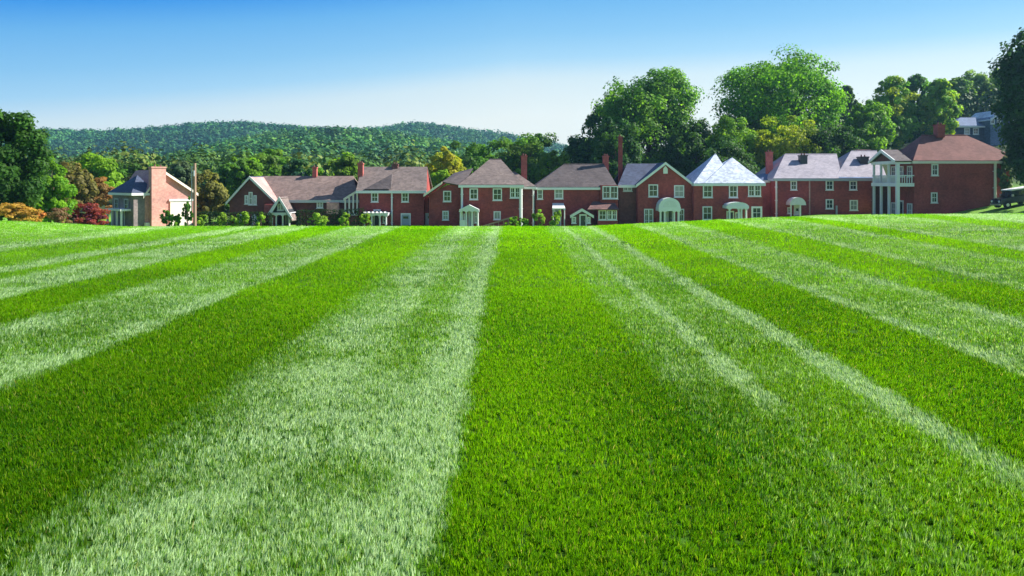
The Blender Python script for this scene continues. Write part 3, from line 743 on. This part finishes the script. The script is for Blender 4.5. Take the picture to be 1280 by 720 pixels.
# portico
c0, c1 = X(819.5), X(846.5); cm = (c0 + c1) / 2; zt = Z(262)
pm = MB(); post_row(pm, [c0 + .25, c0 + .75, c1 - .75, c1 - .25], -1.9, -.5, zt - .1, .13)
pm.box(c0, c1, -2.1, -.05, zt - .1, zt + .35); po = pm.build('portico', M['white'], h.root)
pts = [(cm + (c1 - c0) / 2 * .98 * math.cos(t), zt + .353 + 1.15 * math.sin(t)) for t in np.linspace(0, math.pi, 14)]
MB().prism(pts, -2.05, -.05).build('arched_pediment', M['white'], po)
pts = [(cm + (c1 - c0) / 2 * .62 * math.cos(t), zt + .42 + .78 * math.sin(t)) for t in np.linspace(0, math.pi, 14)]
MB().prism(pts, -2.09, -2.053).build('fanlight', M['pale'], po)
h.door(cm - .75, cm + .05, 2.1, mat='darkdoor'); h.door(cm + .1, cm + .8, 2.1, mat='darkdoor')
h.pipe(X(865.5), -.12, -.5, ze - .1, .07, 'brick')

# ---- 7: silver pyramid roofs
D = 97
h = House('brick_house', 'red brick house with two pointed silver-blue hip roofs and white framed windows', 909, D)
X, Z = h.X, h.Z
x0, x1 = X(867), X(953); ze = Z(230)
h.wallbox(x0 + .003, x1, 0, 9, ze, M['brick'])
h.hip(x0 + .1, X(918), .05, 9, ze, Z(192.5, 4.5), X(893.5, 4.5), X(895, 4.5), M['roof_silver'], .1, trim=None, ry=4.5)
h.hip(X(882), x1, 0, 8, ze, Z(197, 3.4), X(914.5, 3.4), X(915.5, 3.4), M['roof_silver'], .3, ry=3.4, trim=None)
h.eaves(x0 + .3, x1, 0, 9, ze, .3)
h.pw(878.5, 890.5, 231.5, 247); h.pw(911, 922, 231.5, 247); h.pw(935, 951, 231, 245.5, nx=2)
h.pw(878, 890, 258, 275); h.pw(939, 954 - 1.5, 258, 274, t=.22)
c0, c1 = X(903), X(930.5); zt = Z(259)
pm = MB(); post_row(pm, [c0 + .4, c0 + 1.5, c1 - .85, c1 - .3], -1.7, -.8, zt - .1, .13); pm.box(c0, c1, -1.9, -.05, zt - .1, zt + .25)
cm = (c0 + c1) / 2; pts = [(cm + (c1 - c0) / 2 * .93 * math.cos(t), zt + .253 + .42 * math.sin(t)) for t in np.linspace(0, math.pi, 10)]
pm.prism(pts, -1.85, -.05); pm.build('portico', M['white'], h.root)
h.door(X(908), X(917.5), 1.75, mat='darkdoor', z0=-.2); h.window(X(919), X(925), -.1, 1.6, 0)
h.window(2.5, 3.7, 3.6, 4.9, plane=x0 + .003, face='L'); 

# ---- 8: long mauve roofed house
D = 102
h = House('brick_house', 'long red brick house with mauve-grey hip roofs and a white arched doorway', 1030, D)
X, Z = h.X, h.Z
x0, x1 = X(969), X(1104); ze = Z(224)
xm = X(1048)
h.wallbox(x0, x1, 0, 10, ze, M['brick'])
h.hip(x0, xm, 0, 10, ze, Z(192.5, 5), X(981, 5), X(1046, 5), M['roof_mauve'], .35, trim=None)
h.hip(X(1046), x1, 0.02, 10.6, ze, Z(188.5, 5.3), X(1064, 5.3), X(1096, 5.3), M['roof_mauve'], .36, trim=None)
dm = MB(); dm.add([(X(1047), -.4, ze + .14), (X(1092), -.4, ze + .14), (X(1060), 2.2, Z(210, 2.2)), (X(1078), 2.2, Z(211, 2.2)), (X(1062), 4, Z(212, 4)), (X(1076), 4, Z(212, 4))], [(0, 1, 3, 2), (0, 2, 4), (1, 5, 3), (2, 3, 5, 4), (0, 4, 5, 1)])
dm.build('cross_roof', M['roof_blue'], h.root)
h.eaves(x0, x1, 0, 10.4, ze, .37, 'metal')
# left set-back wing, its sunlit red put into brighter brick
h.wallbox(X(952, 2), x0 - .003, 2, 8, Z(226, 2), M['brick_bright'])
h.hip(X(952, 2), x0 - .4, 2, 8, Z(226, 2), Z(212, 5), X(966, 5), X(968, 5), M['roof_blue'], .3, trim='pale')
h.chimney(X(961.5, 4), 4, .75, 0, Z(189, 4), M['brick_bright'], label='bright red chimney above the left wing')
h.pw(988, 996, 226, 237.5); h.pw(1032, 1041.5, 225.5, 237.5); h.pw(1061.5, 1071, 226, 237.5)
h.pw(1032, 1041.5, 249, 261); h.pw(1062, 1072, 250, 263)
h.pipe(X(970), -.14, -.8, ze - .2, .12); h.pipe(X(1011.5), -.14, -.8, ze - .2, .1, 'roof_pink'); h.pipe(X(1090), -.14, -.8, ze - .2, .1, 'roof_pink')
h.chimney(X(1003.5, 3.2), 3.2, .9, Z(205, 3), Z(193, 3), M['darkdoor']); h.chimney(X(1078.5, 3), 3, 1.1, Z(205, 3), Z(195, 3), M['darkdoor'])
MB().box(X(1071, 6), X(1088, 6), 5.9, 6.4, Z(192, 6), Z(187, 6)).build('parapet', M['brick_pink'], h.root)
c0, c1 = X(982), X(1002); cm = (c0 + c1) / 2; zt = Z(256)
pm = MB(); pts = [(cm + (c1 - c0) / 2 * math.cos(t), zt + 1.0 * math.sin(t)) for t in np.linspace(0, math.pi, 10)]
pm.prism(pts, -1.6, -.05); pm.box(c1 - .8, c1 - .6, -1.5, -1.3, -.8, zt - .003); pm.box(c0 + .1, c0 + .25, -1.5, -1.35, -.8, zt - .003)
pm.build('portico', M['pale'], h.root)
h.door(X(992), X(1001), Z(256.5), mat='white', z0=-.5); h.pw(984, 989, 259, 267)
m = MB(); m.box(X(1044), X(1046), -.25, -.05, -1, Z(257)); m.build('utility_box', M['metal'], h.root)

# ---- 9: right house, long red side, white two storey porch on its left end
D = 92
h = House('brick_house', 'large red-roofed brick house on the right with a white two-storey balcony porch', 1143, D)
X, Z = h.X, h.Z
x0, x1 = 0.0, X(1243); ze = Z(202); dep = 6.4
h.wallbox(x0, x1, 0, dep, ze, M['brick'], z0=-2)
h.hip(x0, X(1262, 2), 0, dep, ze, Z(169, 3.2), X(1152, 3.2), X(1208, 3.2), M['roof_red'], .3, trim='cream')
h.wallbox(x1 + .003, X(1262, 1), .6, dep - .4, ze - .05, M['brick'], z0=-1)
h.pw(1164, 1172.5, 205, 219.5); h.pw(1163.5, 1171.5, 240.5, 253.5, frame='pale')
h.pipe(X(1243), -.16, .5, ze - .2, .15, 'cream')
h.chimney(X(1174, 3), 3, .9, Z(172, 3), Z(155, 3), M['brick_bright'])
# left gable front with portico (faces left)
px0 = -2.0
MB().box(px0, -.004, dep + .01, dep + .15, -2, Z(231) - .21).build('porch_shade_wall', M['brick_dark'], h.root)  # added dark wall standing in for the shade behind the lower porch
pm = MB()
zb = Z(231); 
for y in (.3, 2.2, 4.2, 6.1):
    pm.box(px0, px0 + .24, y - .12, y + .12, -1.2, zb - .2); pm.box(px0, px0 + .22, y - .11, y + .11, zb + .2, ze - .25)
pm.box(px0 - .1, -.004, 0, dep, zb - .2, zb + .2); pm.box(px0 - .1, -.38, 0, dep, ze - .25, ze + .1)
for y in np.arange(.45, 6.1, .28): pm.box(px0 + .02, px0 + .1, y, y + .07, zb + .2, zb + 1.0)
pm.box(px0, px0 + .14, 0, dep, zb + 1.0, zb + 1.12)
for x in np.arange(px0 + .3, -.1, .28): pm.box(x, x + .07, 0.02, .1, zb + .2, zb + 1.0)
pm.box(px0 + .145, -.01, 0, .12, zb + 1.0, zb + 1.12)
pm.box(px0 - .05, px0 + .3, -.05, .25, -1.2, ze - .26)
po = pm.build('balcony_porch', M['white'], h.root)
gm = MB(); gr = MB(); zp = Z(187, 3)
for ya in (-.15, dep + .15):
    q = [(px0 - .3, ya, ze + .1), (px0 - .3, dep / 2, zp), (-.36, dep / 2, zp), (-.36, ya, ze + .1)]
    gm.slab(q, .16)
    gr.prism([(ya, ze - .12), (dep / 2, zp - .36), (dep / 2, zp + .02), (ya, ze + .2)], px0 - .42, px0 - .303, 'x')
gm.build('porch_roof', M['roof_dark'], po); gr.build('pediment', M['white'], po)
MB().prism([(.3, ze + .1), (dep - .3, ze + .1), (dep / 2, zp - .35)], px0 + .1, px0 + .3, 'x').build('tympanum', M['brick_dark'], po)
for y in (1.0, 3.0, 4.9):
    h.window(y - .55, y + .55, zb + .9, zb + 2.2, plane=0, face='L'); h.window(y - .55, y + .55, 0, 1.6, plane=0, face='L') if y != 3.0 else h.door(y - .5, y + .5, 1.9, plane=0, face='L', mat='darkdoor', z0=-.4)

# ---- 10: blue-grey hillside house among the trees
D = 150
h = House('hillside_house', 'blue-grey house half hidden by trees on the slope above the red-roofed house', 1218, D, group=None)
X, Z = h.X, h.Z
h.wallbox(X(1192), X(1232), 0, 8, Z(158), M['roof_navy'], z0=-3)
h.hip(X(1192), X(1232), 0, 8, Z(158), Z(147, 4), X(1200, 4), X(1224, 4), M['roof_blue'], .4)
h.wall([(X(1230), -3), (X(1254), -3), (X(1254), Z(150)), (X(1244), Z(140)), (X(1230), Z(149))], -2, 6, M['roof_blue'])
h.gable_y(X(1231), X(1254), -2, 6, Z(150), Z(139), M['roof_silver'], .4, xa=X(1244))
h.pw(1238, 1243, 147, 155, dy=-2); h.pw(1246, 1251, 147, 155, dy=-2); h.pw(1205, 1212, 160, 168)
h.pw(1216, 1223, 160, 168)

# ------------------------------------------------------------------ trees
DK = (.055, .14, .018); MD = (.09, .23, .018); LT = (.17, .34, .015); YG = (.18, .34, .018); OL = (.14, .15, .04); BG = (.03, .09, .05)
def T(label, *a, **k): return tree(k.pop('name', 'leafy_tree'), label, *a, **k)
T('large dark green tree at the left edge of the lawn', 16, 141, 276, 84, 78, (.03, .09, .014), (.06, .15, .02), 1, nclump=170, nleaf=17000, lsize=.26, group=None)
T('bright green rounded lower tree beside the large dark left tree', 62, 198, 278, 56, 84, MD, LT, 2, nclump=80, nleaf=7000, lsize=.26)
T('olive brown tree behind the red bush', 92, 204, 280, 46, 92, OL, (.20, .17, .06), 3, nclump=80, nleaf=6000, lsize=.28)
T('yellow green tree between the olive tree and the hill', 122, 193, 250, 60, 125, LT, YG, 4, nclump=80, nleaf=6000, lsize=.36)
T('orange brown autumn tree left of the salmon house', 118, 222, 283, 44, 104, (.34, .17, .05), (.22, .16, .05), 5, nclump=70, nleaf=5500, lsize=.28, name='autumn_tree')
T('mid green tree behind the salmon house roof', 172, 205, 262, 60, 150, MD, (.07, .15, .03), 6, lsize=.4)
T('grey green narrow tree behind the utility pole', 228, 204, 272, 34, 130, (.06, .12, .05), (.10, .15, .07), 7, shape='column', lsize=.36)
T('olive yellow rounded tree right of the utility pole', 262, 216, 282, 44, 104, OL, (.24, .24, .06), 8, nclump=80, nleaf=6500, lsize=.27)
T('dark green tree left of the gable-fronted house', 285, 206, 270, 44, 135, DK, MD, 9, lsize=.38)
T('bright green tree directly above the dark gable roof', 335, 187, 245, 56, 140, MD, (.13, .24, .03), 10, lsize=.38)
T('leafy green tree above the left end of the long brown roof', 306, 198, 250, 40, 128, (.06, .14, .02), LT, 101, lsize=.34)
T('soft green tree behind the middle of the long brown roof', 378, 200, 245, 44, 140, MD, BG, 11, lsize=.38)
T('yellow green tree behind the right end of the long brown roof', 424, 193, 245, 50, 132, (.10, .18, .02), YG, 12, lsize=.34)
T('golden yellow round tree above the gap between two taupe roofs', 557, 186, 245, 48, 125, (.38, .36, .02), (.26, .32, .02), 13, nclump=90, nleaf=8000, lsize=.3, name='autumn_tree')
T('small bright lime tree below the golden round tree', 553, 213, 250, 26, 112, (.22, .38, .02), YG, 14, nclump=50, nleaf=3000, lsize=.25)
T('green tree behind the peak of the tall taupe hip roof', 592, 178, 250, 66, 150, MD, (.07, .15, .03), 15, lsize=.42)
T('broad green tree left of the bright square chimney', 655, 168, 250, 82, 140, MD, (.10, .18, .03), 16, nclump=120, nleaf=10000, lsize=.36)
T('small yellow green tree left of the dark hip roof', 692, 190, 250, 42, 132, (.12, .2, .02), YG, 17, lsize=.32)
T('blue green tree low at the left foot of the tall oak', 738, 140, 250, 62, 145, (.025, .08, .035), MD, 18, nclump=110, nleaf=9000, lsize=.36)
T('tall spreading tree above the white-edged gable house', 808, 90, 235, 124, 140, (.06, .18, .02), (.17, .34, .03), 19, nclump=280, nleaf=26000, lsize=.36, group='tallest trees behind the houses')
T('dark tree behind the tall slender brown chimney', 772, 150, 245, 64, 128, DK, (.03, .09, .03), 20, lsize=.32, nclump=110, nleaf=9000)
T('dark tree behind the right slope of the white-edged gable', 868, 150, 245, 72, 132, DK, (.04, .10, .02), 21, lsize=.34, nclump=110, nleaf=9000)
T('tallest broad tree, bright green, above the silver roofs', 980, 69, 215, 156, 145, (.07, .21, .01), (.18, .40, .01), 222, nclump=330, nleaf=34000, lsize=.36, group='tallest trees behind the houses')
T('yellow green bushy tree under the tallest broad tree', 985, 146, 225, 76, 122, (.16, .25, .015), (.34, .38, .02), 23, nclump=100, nleaf=8000, lsize=.3)
T('olive green tree between the tall tree and silver roofs', 918, 148, 240, 62, 126, (.10, .22, .015), YG, 24, nclump=100, nleaf=8000, lsize=.3)
T('dark bushy tree behind the silver roof peaks', 908, 172, 250, 76, 116, DK, (.03, .08, .02), 25, lsize=.3, nclump=110, nleaf=9000)
T('very dark tree behind the mauve roof', 1040, 158, 235, 74, 122, DK, (.03, .08, .02), 26, lsize=.3, nclump=110, nleaf=9000)
T('pale grey green slim tree right of the tallest tree', 1058, 108, 200, 26, 165, (.07, .15, .06), (.10, .18, .08), 27, shape='column', lsize=.38)
T('mid green rounded tree behind the right end of the mauve roof', 1085, 128, 230, 56, 135, MD, LT, 28, lsize=.34, nclump=110, nleaf=9000)
T('green tree with reddish yellow side above the porch pediment', 1118, 97, 220, 50, 150, (.10, .25, .03), (.17, .33, .03), 29, shape='column', lsize=.36, accent=((.27, .36, .02), .22), nclump=110, nleaf=9000)
T('blue green slim tree left of the red chimney', 1146, 95, 215, 38, 155, (.06, .18, .05), (.12, .27, .05), 30, shape='column', lsize=.38)
T('bright yellow green tree behind the red chimney', 1174, 100, 220, 42, 150, (.11, .27, .02), (.26, .42, .02), 31, shape='column', lsize=.36, accent=((.27, .38, .02), .25))
T('tall green tree left of the blue-grey hillside house', 1196, 98, 160, 40, 172, (.09, .22, .04), (.20, .36, .04), 32, shape='column', lsize=.42)
T('grey green tree above the blue-grey hillside house', 1226, 90, 150, 46, 175, (.12, .25, .07), (.24, .36, .10), 33, lsize=.42)
T('tall leafy tree between the hillside house and the right edge', 1256, 84, 175, 46, 166, (.11, .24, .05), (.26, .40, .04), 34, lsize=.4)
T('huge very dark tree overhanging the parked vehicle at the right edge', 1322, 40, 226, 124, 84, (.022, .07, .018), (.04, .10, .022), 35, nclump=260, nleaf=30000, lsize=.3, group=None)
T('light-leaved shrub tree between the red-roofed house and the huge dark tree', 1256, 196, 240, 16, 91.6, (.09, .15, .07), (.16, .22, .10), 36, nclump=30, nleaf=1500, lsize=.2, shape='column')

# ------------------------------------------------------------------ shrubs and hedges
def S(label, *a, **k): return tree(k.pop('name', 'round_shrub'), label, *a, cat='shrub', group=k.pop('group', 'shrubs in front of the houses'), **k)
S('low yellow orange bush in front of the large left tree', 14, 250, 281, 62, 74, (.45, .30, .05), (.34, .20, .04), 60, nclump=60, nleaf=5000, lsize=.2, name='autumn_bush', depth=1.6)
S('small orange bush right of the yellow bush', 45, 262, 281, 24, 76, (.48, .20, .06), (.5, .3, .06), 61, nclump=30, nleaf=2200, lsize=.2, name='autumn_bush')
S('brown pink bush between the dark tree and the red bush', 74, 260, 284, 34, 80, (.25, .15, .09), (.18, .13, .06), 62, nclump=40, nleaf=3000, lsize=.2, name='autumn_bush')
S('deep red bush left of the salmon house', 108, 254, 287, 46, 90, (.22, .035, .03), (.29, .075, .055), 63, nclump=60, nleaf=4500, lsize=.22, name='autumn_bush', accent=((.10, .02, .04), .3))
yg = ((.12, .24, .02), (.32, .48, .05))
spots = [(208, 263, 14, 'dark leafy shrub against the left part of the salmon garage wall', DK, MD), (219, 268, 13, 'small dark green shrub right of the garage door', MD, LT),
         (234, 246, 12, 'narrow dark shrub just left of the utility pole', DK, MD),
         (251, 269, 14, 'lime shrub just right of the utility pole', *yg), (277, 266, 12, 'lime shrub at the left corner of the dark gable', *yg), (294, 268, 12, 'pale green shrub under the left lower gable window', *yg),
         (306, 265, 12, 'upright lime shrub beneath the middle of the gable', *yg), (326, 266, 11, 'yellow green shrub at the right of the gable wall', *yg),
         (398, 266, 24, 'wide lime shrub under the small window of the long house', *yg), (430, 266, 12, 'lime shrub at the foot of the pale side stair', *yg),
         (457, 267, 13, 'lime shrub at the left end of the white flat porch', *yg), (641, 271, 20, 'dark green shrub at the top of the ramp rail', MD, LT),
         (655, 273, 12, 'small mid green shrub beneath the square chimney', MD, LT), (673, 262, 16, 'round yellow green shrub at the left corner of the dark-roofed house', *yg), (694, 264, 14, 'round lime shrub before the canopied door', *yg)]
for i, (px, top, w, lab, c1, c2) in enumerate(spots):
    S(lab, px, top, 287, w, 93.5 if px > 240 else 90, c1, c2, 70 + i, nclump=26, nleaf=1600, lsize=.2)
def hedge(label, p0, p1, top, D, seed, col=((.012, .03, .012), (.022, .05, .018))):  # near-black leaves also carry the shade along the wall bases
    rng = np.random.default_rng(seed); x0 = (p0 - VX) * D / F; x1 = (p1 - VX) * D / F; xc = (x0 + x1) / 2; zg = tz(xc, D)
    ht = H + (VY - top) * D / F - zg; L = (x1 - x0) / 2; n = int(L * 2 * 420)
    root = empty('clipped_hedge', (xc, D, zg)); tag(root, label, 'hedge', 'dark hedges along the houses')
    P = rng.uniform(-1, 1, (n, 3)); ax = rng.integers(0, 3, n); sg = rng.choice([-1, 1], n)
    for a in range(3): P[ax == a, a] = sg[ax == a]
    N = np.zeros((n, 3)); N[np.arange(n), ax] = sg
    P = P * np.array((L, .5, ht / 2)) + np.array((0, 0, ht / 2)) + rng.normal(0, .07, (n, 3))
    P[:, 2] += .18 * (vnoise(P[:, 0] * 1.3 + seed, P[:, 0] * 0, seed) - .5) * (P[:, 2] > ht * .5)
    V, Fq = leaf_quads(P, N * 1.5, .17, rng); t = rng.uniform(0, 1, (n, 1)); c = np.array(col[0]) * (1 - t) + np.array(col[1]) * t
    np_mesh('foliage', V, Fq, np.repeat(c, 4, axis=0), M['leaf'], root)
    m = MB()
    for x in np.arange(-L + .4, L - .2, .8): m.tube((x, 0, -.2), (x, 0, ht * .8), .04, .02, 6)
    m.build('stem', M['bark'], root)
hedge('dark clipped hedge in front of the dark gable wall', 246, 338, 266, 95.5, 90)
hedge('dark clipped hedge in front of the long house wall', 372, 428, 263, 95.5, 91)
hedge('short hedge put in as the dark shade below the pale side stair', 432, 455, 262, 96.5, 92)  # hedge added in place of the shade under the stair

# ------------------------------------------------------------------ utility pole
D = 92; x = (243.5 - VX) * D / F; zg = tz(x, D); ztop = H + (VY - 204) * D / F - zg
p = empty('utility_pole', (x, D, zg)); tag(p, 'tall weathered wooden utility pole beside the salmon house', 'pole')
m = MB(); m.tube((0, 0, -.8), (0, 0, ztop), .20, .15, 12); m.build('post', M['wood'], p)
m = MB(); m.tube((-.36, .05, ztop - 6.6), (-.36, .05, ztop - .35), .07, .07, 8); m.box(-.43, .0, -.02, .12, ztop - .5, ztop - .4); m.build('conduit', M['metal'], p)
m = MB(); m.tube((.0, -.26, ztop - 1.5), (.0, -.26, ztop - .85), .1, .1, 8); m.build('junction_box', M['metal'], p)

# ------------------------------------------------------------------ parked off-road car
def vehicle(px, D, rz):
    x = (px - VX) * D / F; zg = tz(x, D); sl = math.atan2(tz(x + 1.5, D) - tz(x - 1.5, D), 3)
    r = empty('parked_car', (x, D, zg), rz); r.rotation_euler = (0, -sl * .7, rz)
    tag(r, 'dark boxy off-road car with a white roof parked in the shade under the huge tree', 'car')
    b = MB(); b.prism([(-2.05, .45), (2.0, .45), (2.05, .95), (1.95, 1.12), (-.95, 1.15), (-1.95, 1.05), (-2.1, .8)], -.85, .85)
    b.build('body', M['carpaint'], r, bevel=.05)
    b = MB(); b.prism([(-.9, 1.16), (1.9, 1.13), (1.82, 1.78), (-.55, 1.78)], -.78, .78); b.build('cabin', M['carpaint'], r, bevel=.04)
    b = MB(); b.box(-.7, 1.92, -.84, .84, 1.79, 1.92); b.build('roof_panel', M['white'], r, bevel=.04)
    for s in (-1, 1):
        b = MB(); b.prism([(-.68, 1.22), (.3, 1.22), (.3, 1.70), (-.50, 1.70)], s * .783, s * .80); b.build('side_window', M['glass'], r)
        b = MB(); b.prism([(.42, 1.22), (1.70, 1.22), (1.64, 1.70), (.42, 1.70)], s * .783, s * .80); b.build('side_window', M['glass'], r)
        b = MB(); b.tube((-2.12, s * .6, .82), (-2.04, s * .6, .82), .12, .12, 14); b.build('headlight', M['lamp'], r)
        b = MB(); b.box(-.8, -.62, s * .86, s * 1.05, 1.2, 1.42); b.build('wing_mirror', M['chrome'], r)
        for xx in (-1.35, 1.3):
            w = MB(); w.tube((xx, s * .62, .36), (xx, s * .90, .36), .37, .37, 20); t = w.build('wheel', M['black'], r)
            w = MB(); w.tube((xx, s * .88, .36), (xx, s * .92, .36), .20, .17, 14); w.build('rim', M['chrome'], t)
            b = MB(); b.prism([(xx - .5, .5), (xx + .5, .5), (xx + .36, .86), (xx - .36, .86)], s * .852, s * .90); b.build('wheel_arch', M['black'], r)
    b = MB(); b.prism([(-.90, 1.2), (-.60, 1.72), (-.62, 1.72), (-.93, 1.2)], -.7, .7); b.build('windscreen', M['glass'], r)
    b = MB(); b.box(-2.22, -2.1, -.8, .8, .42, .6); b.build('bumper', M['chrome'], r, bevel=.03)
    b = MB(); b.box(2.04, 2.14, -.8, .8, .42, .6); b.build('bumper', M['chrome'], r, bevel=.03)
vehicle(1268, 88, R(4))

# ------------------------------------------------------------------ haze
def haze(density):
    m, nt, out = new_mat('haze_air')
    v = nd(nt, 'ShaderNodeVolumePrincipled'); v.inputs['Color'].default_value = (.34, .68, 1, 1)
    v.inputs['Density'].default_value = density; v.inputs['Anisotropy'].default_value = .45
    nt.links.new(v.outputs[0], out.inputs['Volume'])
    b = MB(); b.box(-1910, 1910, -210, 1490, -12, 125); o = b.build('haze', m); tag(o, kind='stuff')
    o['label'] = 'thin blue haze in the air over the valley'; o['category'] = 'haze'
HAZE = .00018
if HAZE: haze(HAZE)

# ------------------------------------------------------------------ light
SUN_DIR = np.array((.80, .15, .0)); SUN_DIR /= np.linalg.norm(SUN_DIR); EL = R(38)
sd = (SUN_DIR[0] * math.cos(EL), SUN_DIR[1] * math.cos(EL), math.sin(EL))
from mathutils import Vector
l = bpy.data.lights.new('sun', 'SUN'); l.energy = 5.0; l.angle = R(.53); l.color = (1, .94, .84)
lo = bpy.data.objects.new('sun', l); C.objects.link(lo); lo.rotation_euler = Vector(sd).to_track_quat('Z', 'Y').to_euler()
w = bpy.data.worlds.new('World'); bpy.context.scene.world = w; w.use_nodes = True
nt = w.node_tree; bg = nt.nodes['Background']
sky = nd(nt, 'ShaderNodeTexSky'); sky.sky_type = 'NISHITA'; sky.sun_disc = False; sky.sun_elevation = EL
sky.sun_rotation = math.atan2(sd[0], sd[1]); sky.air_density = 1.0; sky.dust_density = .3; sky.ozone_density = 3.0; sky.altitude = 300
# clear dry air: the blue deepens quickly above the horizon
tc = nd(nt, 'ShaderNodeTexCoord'); mp = nd(nt, 'ShaderNodeMapping'); mp.inputs['Scale'].default_value = (1, 1, 2.6)
nt.links.new(tc.outputs['Generated'], mp.inputs[0]); nm = nd(nt, 'ShaderNodeVectorMath', operation='NORMALIZE')
nt.links.new(mp.outputs[0], nm.inputs[0]); nt.links.new(nm.outputs[0], sky.inputs['Vector'])
EXPO = 1.35; BGS = .10
sep = nd(nt, 'ShaderNodeSeparateXYZ'); nt.links.new(tc.outputs['Generated'], sep.inputs[0])
mx = nd(nt, 'ShaderNodeMath', operation='MULTIPLY_ADD'); nt.links.new(sep.outputs[0], mx.inputs[0]); mx.inputs[1].default_value = -.07
ax = nd(nt, 'ShaderNodeMath', operation='ABSOLUTE'); nt.links.new(sep.outputs[0], ax.inputs[0])
az = nd(nt, 'ShaderNodeMath', operation='MULTIPLY_ADD'); nt.links.new(ax.outputs[0], az.inputs[0]); az.inputs[1].default_value = .05; nt.links.new(sep.outputs[2], az.inputs[2])
nt.links.new(az.outputs[0], mx.inputs[2])
mr = nd(nt, 'ShaderNodeMath', operation='MULTIPLY'); nt.links.new(mx.outputs[0], mr.inputs[0]); mr.inputs[1].default_value = 2.0
# clear-day blues: pale towards the sun and the horizon, deep away from them
r = ramp(nt, mr.outputs[0], [(.0, (1.0, 1.0, .88)), (.16, (.97, 1.0, .90)), (.248, (.74, .89, .92)), (.30, (.42, .72, .94)), (.358, (.27, .60, .91)), (.44, (.15, .48, .88)), (.52, (.0, .27, .83)), (1.0, (.0, .12, .6))])
k = 1 / (BGS * 2 ** EXPO)
rs = mix(nt, 1.0, r, (k, k, k), 'MULTIPLY')
fz = nd(nt, 'ShaderNodeMapRange'); nt.links.new(sep.outputs[2], fz.inputs[0]); fz.inputs[1].default_value = .24; fz.inputs[2].default_value = .6; fz.inputs[3].default_value = .96; fz.inputs[4].default_value = 0
bc = mix(nt, fz.outputs[0], sky.outputs[0], rs)
nt.links.new(bc, bg.inputs[0]); bg.inputs[1].default_value = BGS

# ------------------------------------------------------------------ camera
cam = bpy.data.cameras.new('camera'); co = bpy.data.objects.new('camera', cam); C.objects.link(co)
co.location = (0, 0, H); co.rotation_euler = (R(90), 0, 0)
cam.sensor_width = 36; cam.lens = 36 * F / 1280; cam.shift_y = -(360 - VY) / 1280; cam.clip_start = .05; cam.clip_end = 8000
bpy.context.scene.camera = co
sc = bpy.context.scene
sc.view_settings.view_transform = 'Standard'; sc.view_settings.look = 'None'; sc.view_settings.exposure = EXPO; sc.view_settings.gamma = 1
sc.cycles.max_bounces = 6; sc.cycles.transparent_max_bounces = 8; sc.cycles.volume_bounces = 0
